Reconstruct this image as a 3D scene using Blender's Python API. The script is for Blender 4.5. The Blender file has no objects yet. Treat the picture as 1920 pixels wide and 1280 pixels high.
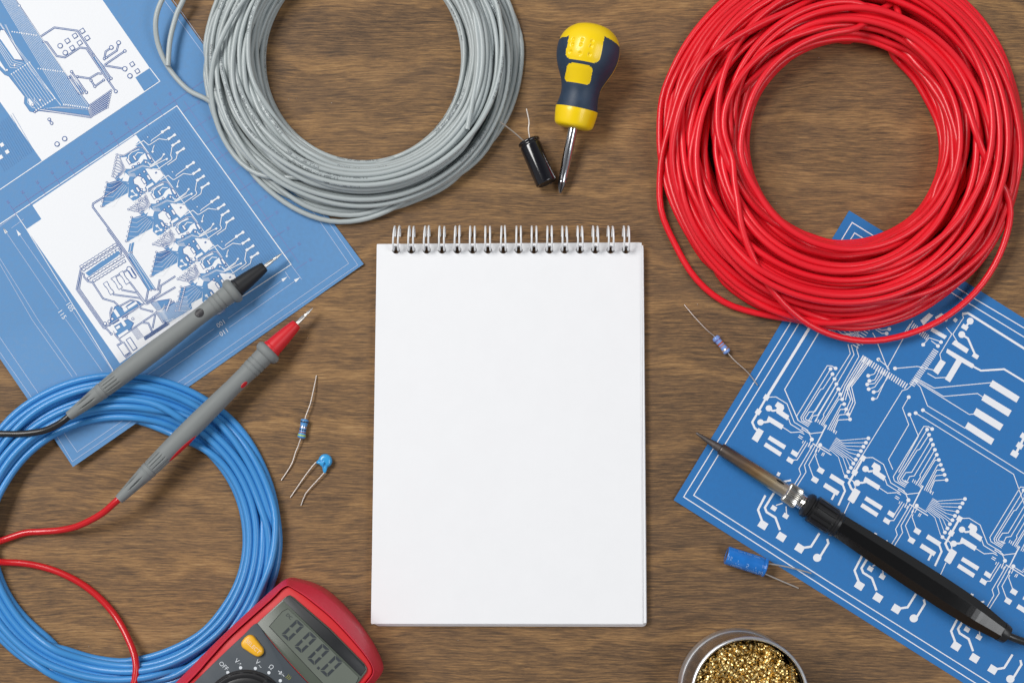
import bpy, bmesh, math, random
import numpy as np
from mathutils import Vector, Matrix
random.seed(7); rng = np.random.default_rng(11)
sc = bpy.context.scene
COL = sc.collection
# ------------------------------------------------------------------ camera geometry (metres)
S0 = 0.148 / 505.0            # one photo pixel on the table at the frame centre (A5 notebook width)
D = 0.80; TH = math.radians(7.0); F = D / S0
CAMLOC = Vector((0, -math.sin(TH) * D, math.cos(TH) * D))
VIEW = Vector((0, math.sin(TH), -math.cos(TH))); UP = Vector((0, math.cos(TH), math.sin(TH)))
def P(px, py, z=0.0):
    """measured photo position of a point that lies z metres above the table -> table coordinates"""
    d = VIEW + Vector((1, 0, 0)) * ((px - 960) / F) + UP * ((640 - py) / F)
    t = (z - CAMLOC.z) / d.z
    p = CAMLOC + d * t
    return Vector((p.x, p.y, z))
def SC(px, py, z=0.0):
    return (P(px, py, z) - CAMLOC).dot(VIEW) / F
def ss(a, b, x):
    t = min(1.0, max(0.0, (x - a) / (b - a))); return t * t * (3 - 2 * t)
# ------------------------------------------------------------------ materials
def new_mat(name):
    m = bpy.data.materials.new(name); m.use_nodes = True
    nt = m.node_tree; b = nt.nodes['Principled BSDF']
    return m, nt, b
def lin(r, g, b):
    f = lambda c: (c / 255 / 12.92) if c / 255 <= 0.04045 else ((c / 255 + 0.055) / 1.055) ** 2.4
    return (f(r), f(g), f(b), 1)
def mat(name, rgb, rough=0.5, metal=0.0, var=0.06, vscale=60.0, bump=0.0, bscale=600.0, spec=0.5, coat=0.0, sub=0.0, stretch=(1, 1, 1), aniso=0.0):
    m, nt, b = new_mat(name); N, L = nt.nodes, nt.links
    c = lin(*rgb)
    tc = N.new('ShaderNodeTexCoord'); mp = N.new('ShaderNodeMapping'); mp.inputs['Scale'].default_value = stretch
    L.new(tc.outputs['Object'], mp.inputs[0])
    no = N.new('ShaderNodeTexNoise'); no.inputs['Scale'].default_value = vscale; no.inputs['Detail'].default_value = 4
    L.new(mp.outputs[0], no.inputs['Vector'])
    rp = N.new('ShaderNodeMapRange'); rp.inputs['From Min'].default_value = .3; rp.inputs['From Max'].default_value = .7
    rp.inputs['To Min'].default_value = 1 - var; rp.inputs['To Max'].default_value = 1 + var
    L.new(no.outputs['Fac'], rp.inputs['Value'])
    mx = N.new('ShaderNodeVectorMath'); mx.operation = 'SCALE'; mx.inputs[0].default_value = c[:3]
    L.new(rp.outputs[0], mx.inputs['Scale']); L.new(mx.outputs[0], b.inputs['Base Color'])
    rr = N.new('ShaderNodeMapRange'); rr.inputs['From Min'].default_value = .3; rr.inputs['From Max'].default_value = .7
    rr.inputs['To Min'].default_value = rough * .88; rr.inputs['To Max'].default_value = min(1, rough * 1.12)
    L.new(no.outputs['Fac'], rr.inputs['Value']); L.new(rr.outputs[0], b.inputs['Roughness'])
    b.inputs['Metallic'].default_value = metal; b.inputs['Specular IOR Level'].default_value = spec
    b.inputs['Coat Weight'].default_value = coat; b.inputs['Coat Roughness'].default_value = .12
    if sub:
        b.inputs['Subsurface Weight'].default_value = sub; b.inputs['Subsurface Scale'].default_value = .001
        b.inputs['Subsurface Radius'].default_value = (1, .3, .3)
    if bump:
        n2 = N.new('ShaderNodeTexNoise'); n2.inputs['Scale'].default_value = bscale; n2.inputs['Detail'].default_value = 3
        L.new(mp.outputs[0], n2.inputs['Vector'])
        bp = N.new('ShaderNodeBump'); bp.inputs['Strength'].default_value = bump; bp.inputs['Distance'].default_value = .0003
        L.new(n2.outputs['Fac'], bp.inputs['Height']); L.new(bp.outputs[0], b.inputs['Normal'])
    return m
# ------------------------------------------------------------------ mesh collector
class MB:
    def __init__(s): s.v = []; s.f = []; s.m = []; s.uv = {}
    def add(s, vs, fs, mi=0):
        o = len(s.v); s.v += [tuple(p) for p in vs]
        for f in fs: s.f.append(tuple(i + o for i in f)); s.m.append(mi)
        return o
    def mesh(s, name, mats, off=None, smooth=True):
        me = bpy.data.meshes.new(name); v = s.v
        if off is not None: v = [(a - off[0], b - off[1], c - off[2]) for a, b, c in v]
        me.from_pydata(v, [], s.f)
        for m in mats: me.materials.append(m)
        me.polygons.foreach_set('material_index', s.m)
        me.polygons.foreach_set('use_smooth', [smooth] * len(me.polygons))
        me.update(); return me
def root(name, loc, label, cat, group=None):
    o = bpy.data.objects.new(name, None); COL.objects.link(o); o.location = loc; o.empty_display_size = .01
    o['label'] = label; o['category'] = cat
    if group: o['group'] = group
    return o
def sharp(me, ang=35):
    bm = bmesh.new(); bm.from_mesh(me)
    for e in bm.edges:
        if len(e.link_faces) == 2 and e.calc_face_angle(0) > math.radians(ang): e.smooth = False
    bm.to_mesh(me); bm.free()
def place(name, mb, mats, parent=None, base=None, smooth=True, label=None, cat=None, group=None, kind=None, ang=42):
    """parent: a thing (Empty) or one of its parts; base = location of the thing"""
    if parent is not None:
        r = parent
        while r.parent: r = r.parent
        base = r.location
    if base is None: base = Vector((0, 0, 0))
    me = mb.mesh(name, mats, base, smooth)
    if smooth: sharp(me, ang)
    o = bpy.data.objects.new(name, me); COL.objects.link(o)
    if parent is not None: o.parent = parent
    else: o.location = base
    if label: o['label'] = label
    if cat: o['category'] = cat
    if group: o['group'] = group
    if kind: o['kind'] = kind
    return o
# ------------------------------------------------------------------ shapes
def frame(d):
    d = Vector(d).normalized(); u = Vector((0, 0, 1)) - d * d.z
    if u.length < 1e-4: u = Vector((0, 1, 0))
    u.normalize(); return d, u, d.cross(u)       # axis, up, side
def lathe(mb, p0, p1, prof, seg=48, mi=0, cap=True, fn=None, mats=None, ph0=0.0):
    """prof: (t, r) with t,r in metres measured from p0 towards p1. fn(t,phi)->extra radius. mats(t,phi)->index"""
    ax, up, sd = frame(Vector(p1) - Vector(p0)); p0 = Vector(p0)
    n = len(prof); vs = []
    for t, r in prof:
        for k in range(seg):
            ph = 2 * math.pi * k / seg + ph0
            rr = r + (fn(t, ph) if fn else 0)
            vs.append(p0 + ax * t + (up * math.cos(ph) + sd * math.sin(ph)) * rr)
    base = len(mb.v); fs = []; ms = []
    for i in range(n - 1):
        for k in range(seg):
            k2 = (k + 1) % seg
            fs.append((i * seg + k, (i + 1) * seg + k, (i + 1) * seg + k2, i * seg + k2))
            ms.append(mats((prof[i][0] + prof[i + 1][0]) / 2, 2 * math.pi * (k + .5) / seg) if mats else mi)
    if cap:
        if prof[0][1] > 1e-6: fs.append(tuple(range(seg))); ms.append(mi)
        if prof[-1][1] > 1e-6: fs.append(tuple(reversed(range((n - 1) * seg, n * seg)))); ms.append(mi)
    o = len(mb.v); mb.v += [tuple(p) for p in vs]
    for f, m in zip(fs, ms): mb.f.append(tuple(i + o for i in f)); mb.m.append(m)
def smoothprof(pts, n=6):
    out = []; m = len(pts)
    for i in range(m - 1):
        p0 = pts[max(i - 1, 0)]; p1 = pts[i]; p2 = pts[i + 1]; p3 = pts[min(i + 2, m - 1)]
        for k in range(n):
            t = k / n
            out.append(tuple(.5 * ((2 * p1[j]) + (-p0[j] + p2[j]) * t + (2 * p0[j] - 5 * p1[j] + 4 * p2[j] - p3[j]) * t * t + (-p0[j] + 3 * p1[j] - 3 * p2[j] + p3[j]) * t ** 3) for j in range(len(p1))))
    out.append(tuple(pts[-1])); return out
def tube(mb, pts, r, seg=10, mi=0, cap=True, uvs=None):
    pts = np.array([tuple(p) for p in pts], float); n = len(pts)
    tan = np.gradient(pts, axis=0); tan /= np.linalg.norm(tan, axis=1)[:, None] + 1e-12
    up = np.zeros_like(pts); up[:, 2] = 1
    near = np.abs(tan[:, 2]) > .97
    up[near] = (0, 1, 0)
    a = up - tan * (up * tan).sum(1)[:, None]; a /= np.linalg.norm(a, axis=1)[:, None]
    b = np.cross(tan, a)
    rr = np.full(n, r) if np.isscalar(r) else np.array(r)
    ph = np.arange(seg) * 2 * math.pi / seg
    V = pts[:, None] + rr[:, None, None] * (a[:, None] * np.cos(ph)[None, :, None] + b[:, None] * np.sin(ph)[None, :, None])
    o = len(mb.v); mb.v += [tuple(p) for p in V.reshape(-1, 3).tolist()]
    for i in range(n - 1):
        for k in range(seg):
            k2 = (k + 1) % seg
            mb.f.append((o + i * seg + k, o + i * seg + k2, o + (i + 1) * seg + k2, o + (i + 1) * seg + k)); mb.m.append(mi)
    if cap:
        mb.f.append(tuple(o + k for k in reversed(range(seg)))); mb.m.append(mi)
        mb.f.append(tuple(o + (n - 1) * seg + k for k in range(seg))); mb.m.append(mi)
def path(pts, z=None, n=8):
    """photo points (px,py[,z]) smoothed -> table curve"""
    q = smoothprof([(p[0], p[1], p[2] if len(p) > 2 else z) for p in pts], n)
    return [P(a, b, c) for a, b, c in q]
def text_polys(s, size=1.0, font=None, align='CENTER', bold=0.0):
    cu = bpy.data.curves.new('t', 'FONT'); cu.body = s; cu.size = size; cu.align_x = align; cu.align_y = 'CENTER'
    cu.resolution_u = 3; cu.offset = bold
    o = bpy.data.objects.new('t', cu); COL.objects.link(o)
    dg = bpy.context.evaluated_depsgraph_get(); me = bpy.data.meshes.new_from_object(o.evaluated_get(dg))
    out = [[(me.vertices[i].co.x, me.vertices[i].co.y) for i in p.vertices] for p in me.polygons]
    bpy.data.objects.remove(o); bpy.data.curves.remove(cu); bpy.data.meshes.remove(me); return out
def slab_with_holes(outline, holes, z0, z1):
    """table-plane outline and hole loops -> extruded mesh data (verts, faces)"""
    cu = bpy.data.curves.new('s', 'CURVE'); cu.dimensions = '2D'; cu.fill_mode = 'BOTH'; cu.extrude = (z1 - z0) / 2
    for lp in [outline] + holes:
        sp = cu.splines.new('POLY'); sp.points.add(len(lp) - 1)
        for q, c in zip(sp.points, lp): q.co = (c[0], c[1], 0, 1)
        sp.use_cyclic_u = True
    o = bpy.data.objects.new('s', cu); COL.objects.link(o)
    dg = bpy.context.evaluated_depsgraph_get(); me = bpy.data.meshes.new_from_object(o.evaluated_get(dg))
    vs = [(v.co.x, v.co.y, v.co.z + (z0 + z1) / 2) for v in me.vertices]; fs = [tuple(p.vertices) for p in me.polygons]
    bpy.data.objects.remove(o); bpy.data.curves.remove(cu); bpy.data.meshes.remove(me); return vs, fs
# ------------------------------------------------------------------ printing on paper
class Print:
    def __init__(s): s.items = []; s.T = (0, 0, 1.0); s.off = (0, 0)
    def z(s, x0, y0, k, off=(0, 0)): s.T = (x0, y0, k); s.off = off; return s
    def c(s, p): return (s.T[0] + p[0] / s.T[2] + s.off[0], s.T[1] + p[1] / s.T[2] + s.off[1])
    def raw(s, poly, m, lay): s.items.append((poly, m, lay))
    def poly(s, pts, m=1, lay=2): s.raw([s.c(p) for p in pts], m, lay)
    def line(s, pts, w, m=1, lay=2):
        q = [Vector(s.c(p)) for p in pts]; w = w / s.T[2] / 2
        q = [a for i, a in enumerate(q) if i == 0 or (a - q[i - 1]).length > 1e-6]
        if len(q) < 2: return
        L, R = [], []
        for i, p in enumerate(q):
            d0 = (p - q[i - 1]).normalized() if i else (q[1] - p).normalized()
            d1 = (q[i + 1] - p).normalized() if i < len(q) - 1 else d0
            t = (d0 + d1)
            t = t.normalized() if t.length > .2 else d1
            nrm = Vector((-t.y, t.x)); c = max(.45, nrm.dot(Vector((-d1.y, d1.x))))
            L.append(p + nrm * w / c); R.append(p - nrm * w / c)
        for i in range(len(q) - 1):
            s.raw([tuple(L[i]), tuple(L[i + 1]), tuple(R[i + 1]), tuple(R[i])], m, lay)
    def dot(s, x, y, r, m=1, lay=2, n=14, e=1.0):
        s.poly([(x + r * math.cos(a * 2 * math.pi / n), y + r * e * math.sin(a * 2 * math.pi / n)) for a in range(n)], m, lay)
    def box(s, x, y, a, b, ang, m=1, lay=2):
        c, q = math.cos(math.radians(ang)), math.sin(math.radians(ang))
        s.poly([(x + i * a / 2 * c - j * b / 2 * q, y + i * a / 2 * q + j * b / 2 * c) for i, j in ((-1, -1), (1, -1), (1, 1), (-1, 1))], m, lay)
    def comb(s, x, y, n, st, d, w, m=1, lay=2):
        for i in range(n): s.line([(x + st[0] * i, y + st[1] * i), (x + st[0] * i + d[0], y + st[1] * i + d[1])], w, m, lay)
    def ol(s, pts, w, iw, m=2, lay=2):            # outlined trace
        s.line(pts, w * 1.3, m, lay); s.line(pts, iw * .75, 1, lay + 1)
    def obox(s, x, y, a, b, ang, t, m=2, lay=2):
        s.box(x, y, a, b, ang, m, lay); s.box(x, y, a - 2.5 * t, b - 2.5 * t, ang, 1, lay + 1)
    def odot(s, x, y, r, t, m=2, lay=2):
        s.dot(x, y, r * 1.06, m, lay); s.dot(x, y, r - t * 1.15, 1, lay + 1)
    def text(s, txt, x, y, size, ang, m=1, lay=2, bold=0.0):
        c, q = math.cos(math.radians(ang)), math.sin(math.radians(ang))
        for pl in text_polys(txt, size, bold=bold):
            s.poly([(x + a * c + b * q, y + a * q - b * c) for a, b in pl], m, lay)
def build_sheet(name, outline, pr, zf, mats, cell=12, **kw):
    """a paper sheet 0.25 mm thick with its ink on top; pixel outlines, zf(px,py)=height of the underside"""
    bm = bmesh.new(); T = .00025
    def face(poly, z, mi, flip=False):
        a = sum(poly[i][0] * poly[(i + 1) % len(poly)][1] - poly[(i + 1) % len(poly)][0] * poly[i][1] for i in range(len(poly)))
        if (a > 0) != flip: poly = poly[::-1]      # pixel y runs down
        vs = [bm.verts.new((p[0], p[1], z)) for p in poly]
        try: f = bm.faces.new(vs); f.material_index = mi
        except Exception: pass
    face(outline, T, 0); face(outline, 0, 0, True)
    n = len(outline)
    for i in range(n):
        a, b = outline[i], outline[(i + 1) % n]
        f = bm.faces.new([bm.verts.new((a[0], a[1], 0)), bm.verts.new((b[0], b[1], 0)), bm.verts.new((b[0], b[1], T)), bm.verts.new((a[0], a[1], T))]); f.material_index = 0
    for k, (poly, m, lay) in enumerate(pr.items):
        face(poly, T + lay * 4.5e-5 + (k % 37) * 1.1e-6, m)
    xs = [p[0] for p in outline]; ys = [p[1] for p in outline]
    x = min(xs) + cell * 1.03
    while x < max(xs):
        bmesh.ops.bisect_plane(bm, geom=bm.verts[:] + bm.edges[:] + bm.faces[:], plane_co=(x, 0, 0), plane_no=(1, 0, 0), dist=1e-5); x += cell * 3
    y = min(ys) + cell * 1.03
    while y < max(ys):
        bmesh.ops.bisect_plane(bm, geom=bm.verts[:] + bm.edges[:] + bm.faces[:], plane_co=(0, y, 0), plane_no=(0, 1, 0), dist=1e-5); y += cell * 3
    # finer cells where the paper curls
    def region():
        fs = [f for f in bm.faces if any(zf(v.co.x, v.co.y) > .00013 for v in f.verts)]
        return fs + list({e for f in fs for e in f.edges}) + list({v for f in fs for v in f.verts})
    rg = region(); 
    if rg:
        vx = [g.co for g in rg if isinstance(g, bmesh.types.BMVert)]
        for ax in (0, 1):
            q = min(c[ax] for c in vx) + 4.7; hi = max(c[ax] for c in vx)
            while q < hi:
                co = [0, 0, 0]; no = [0, 0, 0]; co[ax] = q; no[ax] = 1
                fs = [f for f in bm.faces if f.is_valid and min(v.co[ax] for v in f.verts) < q < max(v.co[ax] for v in f.verts) and any(zf(v.co.x, v.co.y) > .00013 for v in f.verts)]
                if fs: bmesh.ops.bisect_plane(bm, geom=fs + list({e for f in fs for e in f.edges}) + list({v for f in fs for v in f.verts}), plane_co=co, plane_no=no, dist=1e-5)
                q += 13
    for v in bm.verts:
        h = zf(v.co.x, v.co.y) + v.co.z; q = P(v.co.x, v.co.y, zf(v.co.x, v.co.y)); v.co = (q.x, q.y, h)
    bmesh.ops.recalc_face_normals(bm, faces=[f for f in bm.faces if f.material_index == 0 and False])
    c = P(sum(xs) / n, sum(ys) / n, 0)
    me = bpy.data.meshes.new(name)
    bmesh.ops.translate(bm, verts=bm.verts, vec=-c); bm.to_mesh(me); bm.free()
    for m in mats: me.materials.append(m)
    o = bpy.data.objects.new(name, me); COL.objects.link(o); o.location = c
    for k_, v_ in kw.items(): o[k_] = v_
    return o
# ================================================================== tabletop
def wood():
    m, nt, b = new_mat('stained_plywood'); N, L = nt.nodes, nt.links
    tc = N.new('ShaderNodeTexCoord')
    def noise(scale, det=4, rough=.55, src=None, vec=(1, 1, 1), loc=(0, 0, 0), dist=0.0):
        mp = N.new('ShaderNodeMapping'); mp.inputs['Scale'].default_value = vec; mp.inputs['Location'].default_value = loc
        L.new(src or tc.outputs['Object'], mp.inputs[0])
        n = N.new('ShaderNodeTexNoise'); n.inputs['Scale'].default_value = scale; n.inputs['Detail'].default_value = det
        n.inputs['Roughness'].default_value = rough; n.inputs['Distortion'].default_value = dist
        L.new(mp.outputs[0], n.inputs['Vector']); return n.outputs['Fac']
    def mr(v, a, b_, c, d):
        r = N.new('ShaderNodeMapRange'); r.inputs[1].default_value = a; r.inputs[2].default_value = b_; r.inputs[3].default_value = c; r.inputs[4].default_value = d
        L.new(v, r.inputs[0]); return r.outputs[0]
    def op(o, a, b_):
        r = N.new('ShaderNodeMath'); r.operation = o
        for i, x in enumerate((a, b_)):
            if isinstance(x, (int, float)): r.inputs[i].default_value = x
            else: L.new(x, r.inputs[i])
        return r.outputs[0]
    # the veneer's grain wanders: bend the coordinates a little in y
    w = noise(1, 2, .5, vec=(5, 8, 1)); w2 = noise(1, 2, .5, vec=(32, 40, 1), loc=(3, 1, 0)); w3 = noise(1, 3, .5, vec=(9, 13, 1), loc=(1, 1, 0))
    cmb = N.new('ShaderNodeCombineXYZ'); L.new(op('ADD', mr(w, 0, 1, -.010, .010), mr(w2, 0, 1, -.0016, .0016)), cmb.inputs[1])
    va = N.new('ShaderNodeVectorMath'); L.new(tc.outputs['Object'], va.inputs[0]); L.new(cmb.outputs[0], va.inputs[1]); W = va.outputs[0]
    c2 = N.new('ShaderNodeCombineXYZ'); L.new(mr(w3, 0, 1, -.028, .028), c2.inputs[1]); vb = N.new('ShaderNodeVectorMath'); L.new(W, vb.inputs[0]); L.new(c2.outputs[0], vb.inputs[1]); W2 = vb.outputs[0]
    fine = noise(1, 4, .8, W, (75, 1350, 1)); mid = noise(1, 4, .75, W, (26, 620, 1), (1, 2, 0)); pore = noise(1, 3, .7, W, (80, 1250, 1), (5, 2, 0))
    fig = noise(1, 4, .6, W2, (7, 60, 1), (0, 7, 0), .3); big = noise(1, 3, .5, None, (3.5, 5, 1), (2, 4, 0)); blot = noise(1, 4, .65, W, (16, 110, 1), (9, 4, 0))
    ring = N.new('ShaderNodeTexWave'); ring.wave_type = 'BANDS'; ring.bands_direction = 'Y'; ring.inputs['Scale'].default_value = 9
    ring.inputs['Distortion'].default_value = 2.2; ring.inputs['Detail'].default_value = 2; ring.inputs['Detail Scale'].default_value = 3; L.new(W2, ring.inputs[0])
    rg = mr(ring.outputs['Fac'], .80, 1, 0, 1)
    v = op('ADD', mr(fine, .3, .7, -.38, .38), mr(mid, .3, .7, -.15, .15))
    v = op('ADD', v, mr(fig, .25, .75, -.09, .09)); v = op('ADD', v, mr(blot, .25, .75, -.03, .03)); v = op('ADD', v, mr(big, .3, .7, -.09, .09)); v = op('ADD', v, op('MULTIPLY', rg, .17))
    v = op('ADD', v, .5)
    cr = N.new('ShaderNodeValToRGB'); L.new(v, cr.inputs[0]); e = cr.color_ramp.elements
    e[0].position = 0.0; e[0].color = lin(62, 50, 40); e[1].position = 1.0; e[1].color = lin(172, 136, 92)
    for p, c in ((.28, (86, 66, 48)), (.5, (117, 89, 61)), (.74, (150, 114, 73))):
        x = e.new(p); x.color = lin(*c)
    pm = mr(pore, .58, .74, 0, .42)
    hue = noise(1, 3, .5, W, (10, 60, 1), (4, 4, 0))
    m1 = N.new('ShaderNodeMix'); m1.data_type = 'RGBA'; L.new(mr(hue, .35, .7, .0, .18), m1.inputs[0]); L.new(cr.outputs[0], m1.inputs[6]); m1.inputs[7].default_value = lin(104, 84, 68)
    m2 = N.new('ShaderNodeMix'); m2.data_type = 'RGBA'; L.new(pm, m2.inputs[0]); L.new(m1.outputs[2], m2.inputs[6]); m2.inputs[7].default_value = lin(66, 52, 44)
    L.new(m2.outputs[2], b.inputs['Base Color']); b.inputs['Roughness'].default_value = .62; b.inputs['Specular IOR Level'].default_value = .3
    bp = N.new('ShaderNodeBump'); bp.inputs['Strength'].default_value = .35; bp.inputs['Distance'].default_value = .0002; L.new(op('ADD', fine, op('MULTIPLY', pm, -.6)), bp.inputs['Height']); L.new(bp.outputs[0], b.inputs['Normal'])
    return m
t = MB(); X, Y = .62, .46
t.add([(-X, -Y, -.018), (X, -Y, -.018), (X, Y, -.018), (-X, Y, -.018), (-X, -Y, 0), (X, -Y, 0), (X, Y, 0), (-X, Y, 0)],
      [(0, 3, 2, 1), (4, 5, 6, 7), (0, 1, 5, 4), (1, 2, 6, 5), (2, 3, 7, 6), (3, 0, 4, 7)])
place('tabletop', t, [wood()], base=Vector((0, 0, 0)), smooth=False, kind='structure', label='brown stained plywood tabletop with fine horizontal grain', )
# pale dust specks lying on the wood
dm = MB()
for k in range(46):
    c = P(random.uniform(0, 1920), random.uniform(0, 1280), .00015); r_ = random.choice((.00018, .00022, .0003)); a_ = random.uniform(0, 3.1); e_ = random.uniform(.4, 1)
    q = [Vector((math.cos(a_) * x - math.sin(a_) * y, math.sin(a_) * x + math.cos(a_) * y, 0)) * r_ for x, y in ((1.3, 0), (0, e_), (-1.3, 0), (0, -e_))]
    dm.add([c + v for v in q] + [c + Vector((0, 0, r_))] + [c + Vector((0, 0, -.0001))], [(0, 1, 4), (1, 2, 4), (2, 3, 4), (3, 0, 4), (1, 0, 5), (2, 1, 5), (3, 2, 5), (0, 3, 5)])
place('dust', dm, [mat('pale_lint', (190, 180, 168), .9)], base=Vector((0, 0, 0)), smooth=False, kind='stuff', label='tiny pale dust specks scattered on the brown wood')
# ================================================================== left printed sheet
def paper(name, rgb, var=.05, mott=.05, rough=.6):
    return mat(name, rgb, rough, var=var, vscale=420, bump=.25, bscale=1800, spec=.35)
WH_L = paper('paper_white', (232, 234, 238), .012); BL_L = paper('printed_pale_blue', (89, 139, 189), .055)
LN_L = paper('printed_slate_line', (58, 94, 154), .03); TH_L = paper('printed_thin_line', (186, 198, 222), .02); FN_L = paper('printed_faint_line', (124, 128, 182), .03); HT_L = paper('printed_hatch_line', (74, 120, 174), .03)
def zl(x, y):
    d = math.hypot(x - 137, y - 875); h = .0043 * (1 - ss(135, 285, d))
    h += .0012 * (1 - ss(0, 120, math.hypot(x - 682, y - 495)))
    return h + .0001
A = Print()
A.z(0, 0, 1)
A.poly([(192 - 118, -170), (192, 0), (281, 128), (254, 146), (271, 172), (79, 302), (0, 191), (-60, 105), (-60, -170)], 1, 1)
A.poly([(61, 385), (255, 253), (446, 523), (225, 681), (50, 430), (78, 411)], 1, 1)
for pts, w in (([(281, 128), (300, 153), (0, 356), (-40, 383)], 1.6), ([(-40, 447), (31, 400), (332, 199), (546, 496), (225, 707), (210, 694)], 1.7), ([(31, 402), (50, 430), (212, 694)], 1.3)):
    A.line(pts, w, 1, 2)
THN = [[(31, 431), (125, 566)], [(137, 584), (212, 696), (222, 710)], [(22, 428), (45, 411)], [(6, 427), (110, 580)], [(123, 598), (192, 696)], [(-4, 428), (30, 403)],
       [(-20, 460), (61, 600), (136, 706)], [(-20, 452), (72, 600), (145, 704)], [(-20, 600), (0, 632), (70, 734), (100, 780)], [(-20, 630), (0, 660), (54, 737), (110, 822), (136, 865), (410, 677), (671, 497), (623, 427), (392, 96), (320, -6), (250, -120)],
       [(100, 780), (126, 820), (145, 847), (400, 671), (654, 494), (610, 430), (375, 92), (300, -10), (230, -120)],
       [(539, 519), (428, 597)], [(402, 616), (360, 645), (170, 776)], [(535, 510), (544, 523)], [(563, 520), (430, 614)], [(411, 628), (360, 664), (190, 782)], [(546, 497), (566, 524)]]
for p in THN: A.line(p, .8, 5, 2)
for x, y, a in ((31, 431, 57), (6, 427, 57), (539, 519, 145 - 180), (563, 520, 145 - 180)):
    s_ = 1 if a == 57 else -1; c, q = math.cos(math.radians(a)), math.sin(math.radians(a))
    L_ = 12 * s_
    A.poly([(x, y), (x + c * L_ - q * 3, y + q * L_ + c * 3), (x + c * L_ + q * 3, y + q * L_ - c * 3)], 1, 2)
A.text('105', 131.5, 575.5, 13, 56, 1, 2); A.text('115', 116.5, 589.5, 13, 56, 1, 2)
A.text('100', 414.5, 606, 12.5, 146.5, 1, 2); A.text('110', 420, 622, 12.5, 146.5, 1, 2)
# faint dimension ticks
A.line([(24, 393), (170, 296), (400, 140)], .9, 3, 2)
for k in range(13):
    x = 24 + k * 27.6; y = 393 - k * 18.4
    A.line([(x - 5, y - 8), (x + 7, y + 10)], .9, 3, 3); A.text('58', x - 9, y - 14, 7, 57, 3, 2)
for k in range(11):
    x = 352 + k * 21; y = 205 + k * 29.5
    A.line([(x - 9, y + 6), (x + 14, y - 9)], .8, 3, 2); A.text('32', x + 20, y - 13, 7, 57, 3, 2)
A.line([(345, 190), (560, 492)], .8, 3, 2)
# vertical hatching between the modules and the frame
for k in range(19):
    a = (263 + k * 3.7, 258 - k * 2.75); A.line([a, (a[0] + 196 - k * .2, a[1] + 274)], .7, 4, 2)
for k in range(16): A.line([(-10 + k * 3.6 - 20, 262 - k * 2.6 - 10), (-10 + k * 3.6 + 20, 262 - k * 2.6 + 60)], .6, 4, 2)
for x, y in ((4, 272), (-6, 262), (14, 285), (2, 295)): A.box(x, y, 7, 7, 57, 1, 3)
A.box(274, 154, 24, 21, 57, 0, 2)
# --- upper drawing
B_ = A.z(0, 0, 5.333)
body = [(-60, -60), (115, -60), (200, 60), (410, 372), (640, 720), (900, 1062), (925, 1150), (900, 1170), (390, 1110), (350, 1127), (300, 1115), (245, 1035), (250, 970), (90, 765), (50, 750), (-60, 640)]
A.poly(body, 0, 2); A.line(body + [body[0]], 7, 2, 2)
for j in range(12):
    A.line([(-34 + 14.5 * j, -60), (10 + 13 * j, 0), (128 + 23 * j, 172 + (322 - 172 - 2) + 3.3 * j) if False else (640 + 22.5 * j, 1048 + 3.3 * j)], 3.2, 1, 4)
    A.dot(640 + 22.5 * j, 1048 + 3.3 * j, 8, 1, 4)
for j in range(11): A.dot(125 + 24 * j, 322 + 3.6 * j, 7, 1, 5); A.dot(385 + 24.5 * j, 690 + 3.2 * j, 7, 1, 5)
for j in range(9):
    A.line([(118 + 22.5 * j, 745 - 14.6 * j), (365 + 23 * j, 1105 - 14.6 * j)], 3.2, 1, 4); A.dot(118 + 22.5 * j, 745 - 14.6 * j, 7.5, 1, 5); A.dot(365 + 23 * j, 1105 - 14.6 * j, 8, 1, 5)
for j in range(5): A.line([(-30 + 18 * j, 210 + 12 * j), (300 + 10 * j, 640 + 40 * j), (610, 1060 - 4 * j)] if j < 3 else [(20 + 10 * j, 250), (230, 560 + 14 * j)], 3, 1, 4)
A.poly([(-20, 390), (8, 300), (45, 300), (235, 605), (150, 600), (10, 400)], 1, 4); A.line([(-20, 385), (8, 300), (48, 305), (235, 608), (150, 600)], 7, 2, 4)
for j in range(4): A.line([(-20, 395 + 26 * j), (130 - 8 * j, 608 + 24 * j), (175, 625 + 20 * j), (240 - 20 * j, 640 + 16 * j)], 4, 1, 4)
A.poly([(-20, 580), (0, 610), (60, 700), (60, 720), (-20, 640)], 1, 4)
A.poly([(283, 1002), (295, 985), (345, 1045), (320, 1065), (300, 1050)], 1, 4); A.line([(278, 990), (278, 1030), (325, 1080), (352, 1085)], 4, 1, 4); A.line([(345, 975), (345, 1010), (400, 1060)], 4, 1, 4)
for x, y in ((72, 704), (148, 658), (328, 1052), (402, 1004)): A.dot(x, y, 15, 2, 4); A.dot(x, y, 11, 1, 5)
A.dot(195, 62, 15, 2, 2); A.dot(195, 62, 9, 1, 5); A.line([(200, 70), (400, 360), (885, 1060)], 4, 1, 5)
for j in range(12): A.line([(440 + 14 * j, 1092 - 1.5 * j), (660 + 22 * j, 1062 + 4 * j)], 2.4, 4 if j % 2 else 1, 5)
for j in range(8):
    ex, ey = 1112 - 5 * j, 908 + 24 * j
    bx, by = 905 + 4 * j, 1052 + 15 * j
    A.ol([(ex, ey), (bx, by), (880 + 4 * j, 1100 + 11 * j)] + ([(400, 1092 + 2.6 * (j - 4))] if j > 5 else []), 13, 5, 2, 3); A.odot(ex, ey, 11, 4, 2, 4)
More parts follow.
